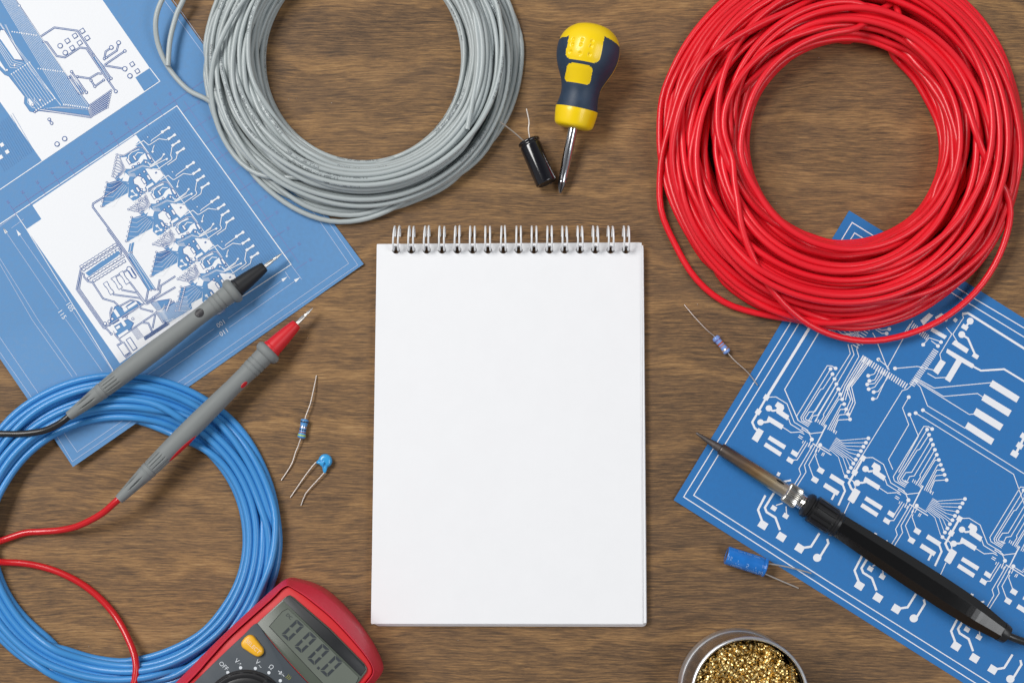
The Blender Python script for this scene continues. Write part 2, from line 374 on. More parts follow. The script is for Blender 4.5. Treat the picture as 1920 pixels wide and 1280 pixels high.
for pts in ([(412, 368), (545, 280), (775, 312), (930, 540)], [(436, 422), (470, 428), (570, 565), (652, 578), (800, 480), (865, 488), (1035, 740), (1160, 918)], [(945, 560), (1035, 680), (1112, 790)], [(1045, 655), (1250, 515)], [(1045, 658), (1250, 693)],
            [(1045, 592), (1058, 520), (1115, 480)], [(1065, 580), (1170, 510), (1188, 432)], [(775, 770), (895, 788), (980, 738), (1020, 742)], [(912, 808), (950, 868), (1038, 805)], [(718, 722), (865, 928)], [(700, 755), (830, 935)], [(690, 782), (790, 938)], [(495, 1198), (518, 1235)]):
    A.ol(pts, 15, 5.5, 2, 3)
A.poly([(950, 565), (1035, 655), (1112, 785), (1095, 800), (930, 575)], 0, 3); A.line([(950, 575), (1095, 790)], 4, 1, 4)
A.poly([(705, 770), (730, 780), (850, 920), (790, 935), (700, 800)], 0, 3)
for j in range(3): A.line([(712 + 18 * j, 790 - 12 * j), (800 + 22 * j, 930)], 4, 1, 4)
for x, y, r in ((1188, 432, 22), (1115, 480, 22), (1250, 515, 16), (1250, 693, 25), (1045, 592, 14), (1065, 580, 13), (1160, 918, 18), (1112, 788, 15), (1090, 805, 14), (865, 928, 16), (825, 936, 12), (795, 940, 12), (718, 722, 15), (690, 782, 14), (775, 770, 13), (912, 808, 14), (950, 868, 15), (1038, 805, 13), (604, 463, 26), (655, 532, 26), (495, 1198, 17), (518, 1235, 17), (436, 422, 12), (350, 1122, 13), (372, 1106, 11), (935, 548, 12)):
    A.odot(x, y, r, 6, 2, 5)
for x, y in ((826, 315), (752, 363), (677, 414), (875, 385), (800, 433), (725, 485)): A.obox(x, y, 48, 48, 57, 6, 2, 5)
for x, y in ((976, 573), (430, 1083), (487, 1043)): A.z(0, 0, 4).odot(x, y, 19, 5, 2, 5)
for x, y in ((993, 485), (1032, 537)): A.obox(x, y, 34, 34, 57, 4.5, 2, 5)
# --- lower drawing: four repeating modules
def module_left(off, last=False):
    a = A.z(180, 220, 7.11, off)
    a.poly([(575, 320), (903, 770), (850, 830), (905, 850), (720, 1010), (640, 1020), (560, 1100), (500, 1120), (430, 1060), (440, 880), (320, 880), (250, 820), (310, 740), (400, 700), (310, 520), (380, 520), (560, 395), (520, 380)], 0, 2)
    # white islands
    a.poly([(330, 540), (410, 530), (450, 620), (500, 620), (560, 585), (600, 520), (655, 480), (690, 570), (640, 560), (600, 620), (500, 650), (470, 690), (400, 690), (345, 600)], 1, 3)
    a.poly([(700, 685), (860, 705), (903, 770), (860, 825), (800, 880), (740, 820), (660, 690)], 1, 3); a.line([(700, 685), (860, 705), (903, 770)], 5, 2, 3)
    a.poly([(500, 830), (560, 780), (610, 800), (680, 900), (650, 960), (590, 950), (560, 910), (510, 890)], 1, 3); a.line([(500, 830), (560, 780), (610, 800), (680, 900), (650, 960), (590, 950), (560, 910), (510, 890), (500, 830)], 8, 2, 3)
    a.poly([(310, 800), (385, 735), (375, 800), (330, 830)], 1, 3); a.poly([(395, 740), (450, 790), (430, 860), (350, 850)], 1, 3)
    for x, y, l, w, g in ((440, 590, 90, 42, 57), (517, 545, 80, 36, 57), (500, 665, 40, 38, 57), (570, 622, 36, 34, 57), (665, 600, 40, 38, 57), (712, 530, 92, 40, 57), (640, 850, 88, 46, 57), (705, 805, 84, 42, 57), (645, 728, 38, 38, 57), (585, 768, 34, 34, 57), (748, 592, 34, 30, 57), (803, 742, 22, 26, 57), (560, 965, 80, 40, 57)):
        a.obox(x, y, l, w, g, 7, 2, 4)
    for pts in ([(440, 560), (435, 520), (480, 470), (580, 430)], [(520, 520), (560, 475), (630, 480)], [(690, 600), (720, 635), (735, 625)], [(690, 1020), (690, 950), (760, 890)], [(700, 1000), (720, 1050)], [(520, 1120), (620, 1060), (690, 1010)], [(735, 990), (760, 960), (900, 880)], [(485, 985), (540, 1040)], [(470, 1065), (540, 1040)]):
        a.line(pts, 11, 1, 5)
    for x, y in ((485, 985), (475, 1062), (515, 1125)): a.box(x, y, 34, 28, -33, 1, 5)
    a.box(720, 915, 110, 34, -33, 1, 5); a.dot(542, 1040, 17, 1, 5); a.dot(645, 970, 20, 1, 5); a.dot(625, 1052, 18, 1, 5)
    a.ol([(285, 500), (375, 515), (560, 400), (625, 405), (690, 490)], 14, 6, 2, 3)
    for j in range(9):
        x, y = 282 - 7.5 * j, 502 + 35.5 * j
        a.ol([(x, y), (x + 52, y + 12 + 3 * j), (400 - 4 * j, 705 + 5 * j)], 11, 5.5, 2, 3); a.odot(x, y, 15, 5, 2, 4)
    for j in range(11):
        x, y = 148 - 7.2 * j, 872 + 31.5 * j
        a.line([(x, y), (x + 28, y + 6), (300 + 9 * j, 845 + 5 * j)], 10, 2, 2)
    a.poly([(150, 880), (290, 850), (440, 890), (425, 1010), (100, 1190), (80, 1190)], 0, 2)
    for j in range(11):
        x, y = 148 - 7.2 * j, 872 + 31.5 * j
        b = (x + 60 + 26 * j * .4, y + 12 - 1 * j)
        if j % 2 == 0: a.line([(x, y), b, (330 + 9 * j, 850 + 8 * j)], 3.6, 1, 4); a.odot(x, y, 15, 5, 2, 5)
    for j in range(4): a.line([(250 + 36 * j, 845 + 4 * j), (340 + 24 * j, 930 - 12 * j)], 3, 4, 5)
    for j in range(8): a.line([(420 + 5 * j, 735 + 9 * j), (520, 690 + 10 * j), (620, 640 + 9 * j), (720, 665 + 5 * j), (880, 545 + 8 * j)] if j < 3 else [(420 + 4 * j, 740 + 7 * j), (500 + 6 * j, 715 + 11 * j)], 3.4, 1, 4)
    for j in range(8):
        x, y = 680 - 35 * j, 1068 + 23 * j
        a.ol([(x, y), (x + 40 + 6 * j, y + 40 - 2 * j), (735 - 10 * j, 1190 + 6 * j)], 11, 5, 2, 3); a.odot(x, y, 15, 5, 2, 4)
    # connectors on the right
    for x, y, l in ((930, 172, 120), (1012, 265, 110), (1067, 352, 115), (1128, 450, 120)):
        a.box(x, y, l, 20, -33, 1, 4)
        for s_ in (-1, 1):
            X_, Y_ = x + s_ * l * .42 * .84, y - s_ * l * .42 * .545
            (a.dot(X_, Y_, 21, 1, 4) if (x == 930) else a.box(X_, Y_, 36, 34, -33, 1, 5))
    for pts in ([(735, 325), (750, 305), (880, 212)], [(525, 380), (635, 315), (700, 370), (720, 368), (840, 290), (950, 305)], [(1015, 400), (998, 510), (1018, 550), (1000, 575), (825, 695), (755, 688)], [(1085, 500), (1070, 560), (955, 640)], [(780, 375), (762, 420), (758, 460)], [(905, 498), (880, 540), (720, 655)], [(945, 558), (900, 580), (735, 665)]):
        a.line(pts, 10, 1, 4)
    for x, y in ((758, 462), (907, 498), (947, 560), (693, 268)): a.box(x, y, 27 if x != 693 else 15, 25 if x != 693 else 14, -33, 1, 5)
for k in range(4): module_left((46.3 * k, 65.2 * k))
# lower-left part of that drawing
a = A.z(130, 430, 5.12)
for pts in ([(225, -215), (230, -245), (460, -385)], [(378, -10), (225, -215)], [(378, -10), (555, 235), (820, 580)], [(366, -5), (540, 235), (760, 575), (735, 700)]):
    a.ol(pts, 15, 5, 2, 2)
a.poly([(560, 235), (600, 225), (830, 570), (760, 590)], 0, 3); a.line([(575, 235), (785, 580)], 4, 1, 4); a.line([(590, 232), (822, 577)], 4, 1, 4)
a.poly([(565, 220), (580, 140), (625, 125), (605, 225)], 0, 3); a.line([(580, 230), (600, 130)], 4, 1, 4)
for pts in ([(115, 365), (72, 575), (330, 945), (360, 955), (405, 1005)], [(120, 410), (95, 570), (345, 930)], [(135, 420), (145, 460), (180, 500), (225, 510), (325, 665), (430, 695), (470, 730)], [(500, 580), (650, 610), (740, 715)], [(420, 625), (680, 660), (740, 720)], [(580, 505), (740, 715)], [(740, 720), (1020, 555)], [(810, 655), (870, 610), (880, 540), (1020, 450)], [(850, 580), (870, 480)], [(480, 740), (590, 680), (640, 690), (690, 760), (800, 790)], [(345, 940), (640, 760), (820, 650)], [(470, 1050), (820, 810), (1010, 690)], [(830, 800), (800, 950)], [(840, 800), (900, 890), (1000, 860)], [(430, 960), (440, 1010), (510, 1090)], [(520, 1080), (590, 1190), (545, 1225), (465, 1110), (520, 1080)], [(700, 895), (760, 900), (800, 990)], [(400, 860), (395, 800), (410, 745)], [(400, 480), (560, 390)]):
    a.ol(pts, 13, 5, 2, 3)
for r_, (x0, y0, n_) in enumerate(((118, 358, 9), (140, 386, 9), (175, 425, 0), (190, 470, 9), (240, 492, 8))):
    if n_:
        a.line([(x0, y0), (x0 + n_ * 36, y0 - n_ * 23)], 20, 2, 3)
        for j in range(n_ + 1): a.box(x0 + j * 36, y0 - j * 23, 32, 30, -33, 2, 3)
        a.line([(x0, y0), (x0 + n_ * 36, y0 - n_ * 23)], 9, 1, 5)
        for j in range(n_ + 1): a.box(x0 + j * 36, y0 - j * 23, 20, 18, -33, 1, 5)
a.poly([(155, 420), (460, 200), (490, 225), (470, 255), (190, 450)], 0, 2)
for j in range(6): a.box(330 + 24 * j * 1.1, 292 - 16 * j * 1.1, 20, 16, -33, 1, 5)
a.ol([(415, 150), (470, 155), (500, 220), (490, 250)], 13, 5, 2, 3)
for x, y, l in ((380, 565, 140), (460, 515, 135), (530, 465, 130)):
    a.line([(x - 22, y - 34), (x + 22, y + 34)], 36, 2, 4)
    for s_ in (-1, 1): a.box(x + s_ * 25, y + s_ * 38, 42, 46, 57, 2, 4)
    a.line([(x - 22, y - 34), (x + 22, y + 34)], 24, 1, 5)
    for s_ in (-1, 1): a.box(x + s_ * 25, y + s_ * 38, 32, 34, 57, 1, 5)
a.ol([(578, 382), (625, 455)], 38, 26, 2, 4); a.odot(575, 380, 24, 6, 2, 4); a.odot(628, 455, 18, 6, 2, 4)
a.obox(600, 1100, 130, 52, 57, 6, 2, 4); a.obox(525, 1150, 120, 70, 57, 6, 2, 4)
for pl in ([(390, 930), (640, 770), (700, 720), (660, 690), (620, 690), (560, 730), (520, 770), (480, 730), (440, 740), (400, 840)], [(420, 940), (560, 860), (620, 900), (590, 960), (470, 1040), (440, 1000)], [(780, 700), (960, 670), (980, 690), (960, 770), (850, 790)], [(830, 790), (1010, 700), (1030, 760), (920, 900)]): a.poly(pl, 0, 2); a.line(pl + [pl[0]], 6, 2, 3)
for x, y, l, w in ((455, 805, 80, 30), (515, 890, 90, 30), (605, 730, 100, 26), (540, 770, 40, 34), (430, 955, 90, 26), (470, 940, 40, 26), (520, 1000, 110, 26)): a.box(x, y, l, w, 57 if l in (80, 90) else -33, 1, 5)
for j in range(7):
    a.line([(570 + 12 * j, 790 - 6 * j + 4), (640 + 12 * j, 900 - 6 * j + 4)], 2.2, 1, 5); a.line([(590 + 9 * j, 960 - 4 * j), (660 + 9 * j, 1060 - 5 * j)], 3, 2, 4)
    a.line([(790 + 8 * j, 700 - 2 * j), (900 + 8 * j, 880 - 3 * j)], 2.6, 1, 5); a.line([(715 + 2 * j, 1035 + 5 * j), (950 + 2 * j, 880 + 5 * j)], 3, 2, 4)
    a.line([(840 + 6 * j, 780 + 4 * j), (935 - 3 * j, 770 - 14 * j + 30)], 2.2, 1, 5)
    a.odot(972 - 6 * j, 680 + 16 * j, 12, 4, 2, 5)
for j in range(12): a.line([(880 + 6 * j, 800 + 11 * j * .9), (1130 + 3 * j, 640 + 14 * j)], 2.6, 1, 5); a.odot(1110 - 5 * j, 560 + 20 * j, 11, 4, 2, 5)
a.poly([(870, 800), (1150, 620), (1180, 760), (950, 900)], 0, 3)
for x, y, r in ((415, 860, 16), (345, 905, 18), (385, 885, 16), (785, 580, 11), (822, 577, 11), (850, 578, 11), (810, 655, 13), (612, 858, 14), (405, 1003, 12), (795, 788, 12), (598, 222, 11), (550, 840, 12)): a.odot(x, y, r, 5, 2, 5)
OUT_L = [(-110, -230), (165, -215), (320, 0), (500, 248), (600, 384), (682, 495), (410, 686), (137, 875), (50, 745), (0, 672), (-110, 500)]
build_sheet('printed_sheet', OUT_L, A, zl, [BL_L, WH_L, LN_L, FN_L, HT_L, TH_L], label='pale blue printed circuit drawing with white panels under the grey cable coil', category='printed sheet')
# ================================================================== right printed sheet
WH_R = paper('card_white', (232, 234, 240), .012); BL_R = paper('printed_strong_blue', (40, 112, 178), .035)
def zr(x, y): return .0001 + .0013 * (1 - ss(0, 170, math.hypot(x - 1263, y - 937)))
R_ = Print(); r = R_.z(0, 0, 1)
for pts, w in (([(2000, 1388), (1560, 1109.5), (1281.7, 931), (1597.5, 417.5), (1661, 457), (1832, 563), (1920, 615), (2000, 662)], 1.9), ([(2000, 1370), (1560, 1094), (1300.5, 928), (1602, 437), (1822.5, 572.6), (1920, 632), (2000, 680)], 1.9),
               ([(1545, 570), (1439, 742)], 5.2), ([(1583, 610), (1540, 615), (1471, 730), (1496, 787)], 1.9)): r.line(pts, w)
def module_right(off, first=False):
    r = R_.z(1400, 680, 6.4, off); w = 10
    r.box(235, 415, 62, 62, 32); r.box(137, 588, 62, 62, 32); r.line([(235, 415), (137, 588), (65, 712), (95, 780), (130, 812)], 26)
    r.poly([(140, 780), (205, 820), (128, 955), (58, 910)])
    r.line([(265, 412), (350, 408), (482, 490), (570, 712), (735, 812)], w)
    r.dot(265, 545, 39, e=.95); r.line([(265, 550), (310, 575), (350, 570)], 24); r.poly([(370, 465), (440, 505), (450, 545), (430, 580), (510, 635), (487, 690), (355, 600), (350, 560), (362, 540), (335, 515)])
    r.dot(165, 713, 39, e=.95); r.line([(165, 713), (230, 710), (280, 700)], 24); r.poly([(262, 637), (443, 748), (418, 800), (240, 690)])
    r.line([(430, 770), (530, 835), (640, 828), (690, 856)], w); r.line([(500, 665), (525, 735), (680, 830)], w)
    r.poly([(277, 872), (473, 992), (447, 1038), (250, 915)]); r.poly([(230, 953), (423, 1078), (398, 1122), (203, 997)])
    r.poly([(550, 1038), (625, 1085), (597, 1133), (525, 1085)]); r.poly([(500, 1122), (568, 1165), (542, 1215), (472, 1170)])
    r.line([(597, 1085), (620, 1078), (708, 937)], w); r.line([(560, 1163), (605, 1163), (732, 957)], w)
    r.comb(628, 868, 2, (-12, 18), (46, 28), w)
    r.line([(690, 780), (765, 850), (790, 845), (905, 832), (955, 745)], w)
    r.line([(670, 785), (660, 790), (750, 850), (780, 915), (735, 1005)], w); r.dot(780, 918, 24); 
    r.comb(684, 930, 3, (-22, 30), (0, 0), w)
    r.comb(680, 932, 1, (0, 0), (-14, 30), w); r.comb(757, 972, 1, (0, 0), (-22, 36), w); r.comb(778, 985, 1, (0, 0), (-22, 36), w)
    DOTS = [(1065, 67), (1005, 73), (1028, 135), (1052, 195), (1075, 255), (1098, 315), (1120, 375), (1145, 437), (1168, 495), (1192, 555), (1214, 615), (1238, 677)]
    ENDS = [[(1020, 38), (965, 35), (598, 640), (612, 688), (740, 765)], [(648, 655), (660, 695), (752, 748)], [(915, 310), (885, 320), (672, 660), (688, 692), (762, 732)], [(820, 585), (750, 588), (700, 665), (712, 680), (772, 716)],
            [(850, 628), (795, 635), (768, 688)], [(918, 622), (925, 640), (868, 735)], [(905, 730)] and [(985, 590), (892, 745)], [(1100, 440), (908, 755)], [(1130, 500), (970, 800)], [(1120, 560), (992, 808)], [(1110, 625), (1012, 818)], [(1095, 685), (1035, 830)]]
    for d_, e_ in zip(DOTS, ENDS):
        r.line([d_] + e_, w); r.dot(d_[0], d_[1], 23, e=.95)
    r.comb(845, 668, 3, (21, 13), (-18, 36), w); r.comb(940, 735, 2, (20, 12), (-18, 36), w); r.comb(1060, 805, 2, (21, 13), (-18, 36), w); r.line([(735, 682), (785, 708)], w)
    r.line([(955, 745), (835, 985)], 15); r.dot(880, 985, 24); r.line([(790, 965), (1015, 1105)], 12); r.line([(880, 990), (1000, 1062)], 10)
    FD = [(1860, 198), (1838, 237), (1815, 273), (1793, 312), (1770, 350), (1747, 388), (1725, 424), (1703, 462), (1680, 498), (1658, 540)]
    FB = [[(1610, 218)], [(1632, 240)], [(1652, 266)], [(1675, 295)], [(1690, 327), (1700, 330)], [(1690, 355), (1730, 385)], [(1690, 380), (1712, 400)], [(1660, 375), (1690, 440)], [(1630, 370), (1668, 480)], [(1590, 365), (1640, 520)]]
    r = R_.z(1240, 780, 4.795, off)
    for j, (d_, b_) in enumerate(zip(FD, FB)):
        r.line([(1568 - 6.6 * j, 193 + 11.2 * j)] + b_ + [d_], 5.6); r.dot(d_[0], d_[1], 17.5, e=.95)
    # traces running down from the chip
    for pts, w_ in (([(1365, 250), (1236, 470), (1252, 520), (1180, 640)], 7.5), ([(1385, 262), (1285, 440), (1300, 500), (1205, 650)], 7.5), ([(1400, 300), (1325, 437), (1365, 545)], 7.5), ([(1395, 335), (1385, 360), (1420, 460)], 7.5), ([(1410, 270), (1380, 320)], 7.5), ([(1432, 280), (1408, 322)], 7.5), ([(1455, 325), (1438, 352)], 7.5), ([(1468, 330), (1450, 358)], 7.5)): r.line(pts, w_)
    r.box(1432, 487, 60, 46, 32); r.box(1380, 570, 60, 46, 32)
    r.box(1578, 570, 140, 42, 32); r.line([(1625, 600), (1650, 670), (1590, 800)], 18); r.box(1527, 655, 150, 42, 32); r.line([(1560, 690), (1530, 750)], 18)
    r.line([(1658, 545), (1725, 585), (1745, 640)], 9); r.poly([(1735, 640), (1787, 675), (1722, 785), (1672, 748)]); r.line([(1690, 770), (1640, 880)], 8)
    if not first: pass
    # pads along the lower edge
    for pts in ([(935, 710), (868, 840), (905, 940)], [(1010, 690), (930, 820), (945, 860), (1025, 910), (1065, 1020)], [(1420, 1050), (1345, 1170), (1280, 1180)], [(1490, 1100), (1500, 1140), (1420, 1270)]): r.line(pts, 20)
    r.box(912, 975, 78, 68, 32); r.box(1078, 1083, 78, 68, 32); r.box(1243, 1185, 78, 68, 32); r.dot(1400, 1270, 38, e=.95)
    r.box(1010, 825, 50, 42, 32); r.box(1117, 895, 50, 42, 32); r.line([(1030, 800), (1090, 780)], 10); r.line([(1125, 880), (1120, 810)], 10)
    r.line([(1045, 535), (1060, 505)], 28); r.line([(1080, 590), (1165, 575)], 16)
for k in range(4): module_right((181 * k, 113.5 * k), k == 0)
# links between modules, upper circuit
r = R_.z(1400, 560, 3.69); w = 5.6
for pts in ([(1125, 800), (1187, 950), (1050, 1200)], [(1120, 680), (1077, 755), (1120, 870), (980, 1110), (1010, 1180)], [(1168, 790), (1845, 1212), (1930, 1450)], [(1218, 770), (1960, 1235)], [(1160, 560), (1135, 600), (1110, 625), (1075, 635), (730, 1195)],
            [(1160, 570), (1200, 610), (1250, 740), (1510, 895)], [(1155, 560), (1540, 800), (1580, 795)], [(1160, 552), (1360, 675), (1595, 655), (1640, 685)], [(1165, 545), (1295, 617), (1690, 580)], [(1025, 482), (1180, 468), (1290, 492)], [(1250, 515), (1305, 548), (1390, 543)],
            [(1500, 130), (1425, 245), (1475, 330)], [(1490, 110), (1500, 135)], [(1380, 200), (1418, 245), (1335, 385), (1345, 425)], [(910, 420), (975, 470), (985, 495)], [(870, 235), (890, 270), (975, 490)], [(1150, 150), (975, 470)], [(1130, 175), (1080, 250)],
            [(700, 315), (716, 380), (432, 835)], [(722, 320), (742, 385), (470, 850)], [(770, 320), (760, 350), (775, 400), (640, 640)], [(905, 480), (882, 520), (840, 532)], [(920, 490), (885, 560), (848, 570)], [(940, 500), (885, 585), (835, 592)], [(958, 505), (885, 610), (843, 625)], [(985, 530), (910, 640), (878, 645)], [(985, 510), (900, 690), (872, 692)],
            [(985, 210), (935, 218), (890, 200)], [(967, 240), (935, 240), (890, 212)], [(1220, 318), (1262, 270), (1345, 298)], [(1275, 290), (1322, 325)]): r.line(pts, w)
for x, y in ((1125, 800), (1120, 680), (1168, 790), (1218, 770), (1025, 482), (910, 420), (840, 532), (848, 568), (833, 592), (843, 625), (878, 645), (872, 692), (985, 210), (967, 240), (1220, 318), (1343, 300), (1322, 327)): r.dot(x, y, 13.5, e=.95)
for j in range(7): r.dot(538 + 36.5 * j, 213 - 2.2 * j, 14, e=.95); r.line([(545 + 36.5 * j, 215 - 2.2 * j), (600 + 30 * j, 250 - 3 * j), (700 + 12 * j, 260 - 6 * j), (790 - 6 * j + 14, 320 - 14 * j)], 5)
r.comb(860, 205, 9, (-11, 17), (-40, -25), 6.5)
r.comb(808, 392, 21, (15.2, 9.7), (-22, 36), 8.2)
for j in range(6): r.line([(806 + 14 * j * .8, 392 + 9 * j * .8), (680 + 12 * j, 600 + 8 * j), (650 + 16 * j * (1 if j < 3 else 1.0), 680 + 10 * j)] if j < 3 else [(806 + 11 * j, 392 + 7 * j), (690 + 17 * (j - 3), 620 - 6 * (j - 3)), (738 + 16 * (j - 3) - 20, 700 + 10 * (j - 3)), (665 + 14 * j - 30, 745 + 15 * j)], 6.4)
r.comb(1325, 370, 21, (-8.2, 11.8), (-36, -22), 7.2)
r.comb(1160, 170, 10, (11, 9), (-22, 34), 6.5)
for pl in ([(1440, 285), (1537, 350), (1520, 378), (1417, 312)], [(1387, 345), (1573, 455), (1560, 482), (1487, 440), (1405, 578), (1370, 555), (1450, 420), (1378, 372)], [(1340, 418), (1377, 440), (1322, 525), (1287, 498)], [(1700, 562), (1887, 678), (1865, 718), (1677, 603)], [(1643, 658), (1832, 773), (1808, 815), (1622, 700)], [(1588, 755), (1775, 870), (1750, 912), (1565, 798)], [(1530, 852), (1712, 970), (1690, 1010), (1507, 893)],
           [(1498, 172), (1535, 195), (1518, 222), (1480, 198)], [(1572, 372), (1608, 395), (1592, 420), (1555, 397)], [(1300, 130), (1345, 100), (1400, 130), (1380, 160), (1345, 145), (1330, 165)], [(1200, 150), (1260, 100), (1290, 115), (1222, 185)], [(1283, 200), (1385, 258), (1368, 280), (1270, 222)], [(1440, 130), (1460, 145), (1445, 165), (1425, 150)]): r.poly(pl)
r.dot(1545, 155, 24); r.line([(1545, 155), (1517, 190)], 14); r.dot(1487, 248, 24); r.line([(1487, 248), (1530, 275), (1580, 390)], 14)
r.line([(1490, 105), (1530, 100), (1925, 348)], 16); r.line([(1560, 465), (1620, 497), (1780, 487), (1925, 575)], 13)
r.line([(1950, 900), (1855, 1080)], 17); r.box(1888, 1015, 44, 38, 32); r.box(1852, 1072, 50, 40, 32); r.box(1915, 950, 44, 38, 32)
OUT_R = [(1592, 395), (1850, 553), (1920, 597), (2010, 652), (2010, 1408), (1560, 1124), (1263, 937), (1428, 666)]
build_sheet('printed_sheet', OUT_R, R_, zr, [BL_R, WH_R], label='strong blue printed circuit layout with white traces under the soldering iron', category='printed sheet')
# ================================================================== notebook
def pagemat():
    m = mat('ribbed_white_page', (238, 239, 242), .75, var=.008, vscale=90, bump=0, spec=.25)
    nt = m.node_tree; N, L = nt.nodes, nt.links; b = nt.nodes['Principled BSDF']
    tc = N.new('ShaderNodeTexCoord'); mp = N.new('ShaderNodeMapping'); mp.inputs['Scale'].default_value = (900, 12, 1); L.new(tc.outputs['Object'], mp.inputs[0])
    n = N.new('ShaderNodeTexNoise'); n.inputs['Scale'].default_value = 1; n.inputs['Detail'].default_value = 2; L.new(mp.outputs[0], n.inputs['Vector'])
    bp = N.new('ShaderNodeBump'); bp.inputs['Strength'].default_value = .17; bp.inputs['Distance'].default_value = .00025; L.new(n.outputs['Fac'], bp.inputs['Height']); L.new(bp.outputs[0], b.inputs['Normal'])
    return m
PG = pagemat(); CV = mat('matt_white_cover', (218, 213, 214), .6, var=.01); WIREW = mat('white_coated_wire', (232, 233, 235), .32, var=.01, coat=.3)
nb = root('spiral_notebook', P(955, 815, 0), 'open blank white spiral notebook lying in the middle of the table', 'notebook')
def rrect(corners, z, rad):
    """rounded quad from four photo corners at height z, rad per corner (m)"""
    c = [P(x, y, z).to_2d() for x, y in corners]; out = []
    for i in range(4):
        p, a, b = c[i], c[i - 1], c[(i + 1) % 4]; r_ = rad[i]
        if r_ < 1e-5: out.append((p.x, p.y)); continue
        u = (a - p).normalized() * r_; v = (b - p).normalized() * r_
        for k in range(7):
            t_ = k / 6; q = p + u * (1 - t_) ** 2 + v * t_ ** 2; out.append((q.x, q.y))
    return out
RX = [742.5 + 28.73 * k for k in range(16)]
HZ = .0052
holes = []
for x in RX:
    c = P(x, 468, HZ); hr = .00225
    holes.append([(c.x + hr * math.cos(a * math.pi / 10), c.y + hr * math.sin(a * math.pi / 10)) for a in range(20)])
def leaf(name, corners, z0, z1, rad, m, holes_=True, label=None):
    b_ = MB(); vs, fs = slab_with_holes(rrect(corners, z1, rad), holes if holes_ else [], z0, z1); b_.add(vs, fs); return place(name, b_, [m], nb, smooth=False, label=label)
leaf('back_cover', [(710, 461), (1207, 461), (1213, 1174), (702, 1173)], .0003, .0012, [.002, .002, .003, .003], CV)
leaf('page_block', [(709, 460), (1206, 460), (1211.5, 1167), (699, 1166.5)], .00125, .0046, [.0003] * 4, PG)
leaf('loose_page', [(707.5, 458), (1203, 455), (1206, 1169.5), (696, 1169)], .00475, HZ - .0002, [.0003] * 4, PG)
leaf('top_page', [(706.5, 457.5), (1199.5, 454.5), (1204.5, 1168), (695.5, 1168)], HZ - .00012, HZ, [.0006, .0003, .0003, .0006], PG)
# reinforced embossed rims under the rings and the twin-loop binding
for k, x in enumerate(RX):
    b_ = MB()
    top = P(x, 425, .0065); bot = P(x, 470, .0065); cy = (top.y + bot.y) / 2; ry = (top.y - bot.y) / 2; cx = P(x, 450, .006).x
    j1, j2 = random.uniform(-.00025, .00025), random.uniform(-.00025, .00025)
    ln = .0007 * (1 - k / 4) if k < 4 else 0
    pts = []
    for s_ in (-1, 1):
        arc = []
        for i in range(27):
            a = math.radians(-72 + (250 - (-72)) * i / 26)     # from inside the hole, over the top, round the back and under
            yy = cy - ry * math.cos(a) * 1.0; zz = .0068 + .0062 * math.sin(a)
            tw = (1 - math.cos(a)) / 2
            arc.append((cx + s_ * (.00135 - .0002 * tw) + ln * tw * (1 if s_ > 0 else .8) + (j1 if s_ > 0 else j2) * tw, yy + (j2 if s_ > 0 else 0) * tw, max(.0007, zz)))
        pts.append(arc)
    arcs = pts[0], pts[1]
    full = [Vector(p) for p in arcs[0][::-1]]
    e0, e1 = Vector(arcs[0][0]), Vector(arcs[1][0])
    mid = [(e0 * (1 - t_) + e1 * t_) + Vector((0, -.0009 * math.sin(math.pi * t_), 0)) for t_ in (.25, .5, .75)]
    full = full + mid + [Vector(p) for p in arcs[1]]
    tube(b_, full, .00054, 10)
    place('binding_ring', b_, [WIREW], nb)
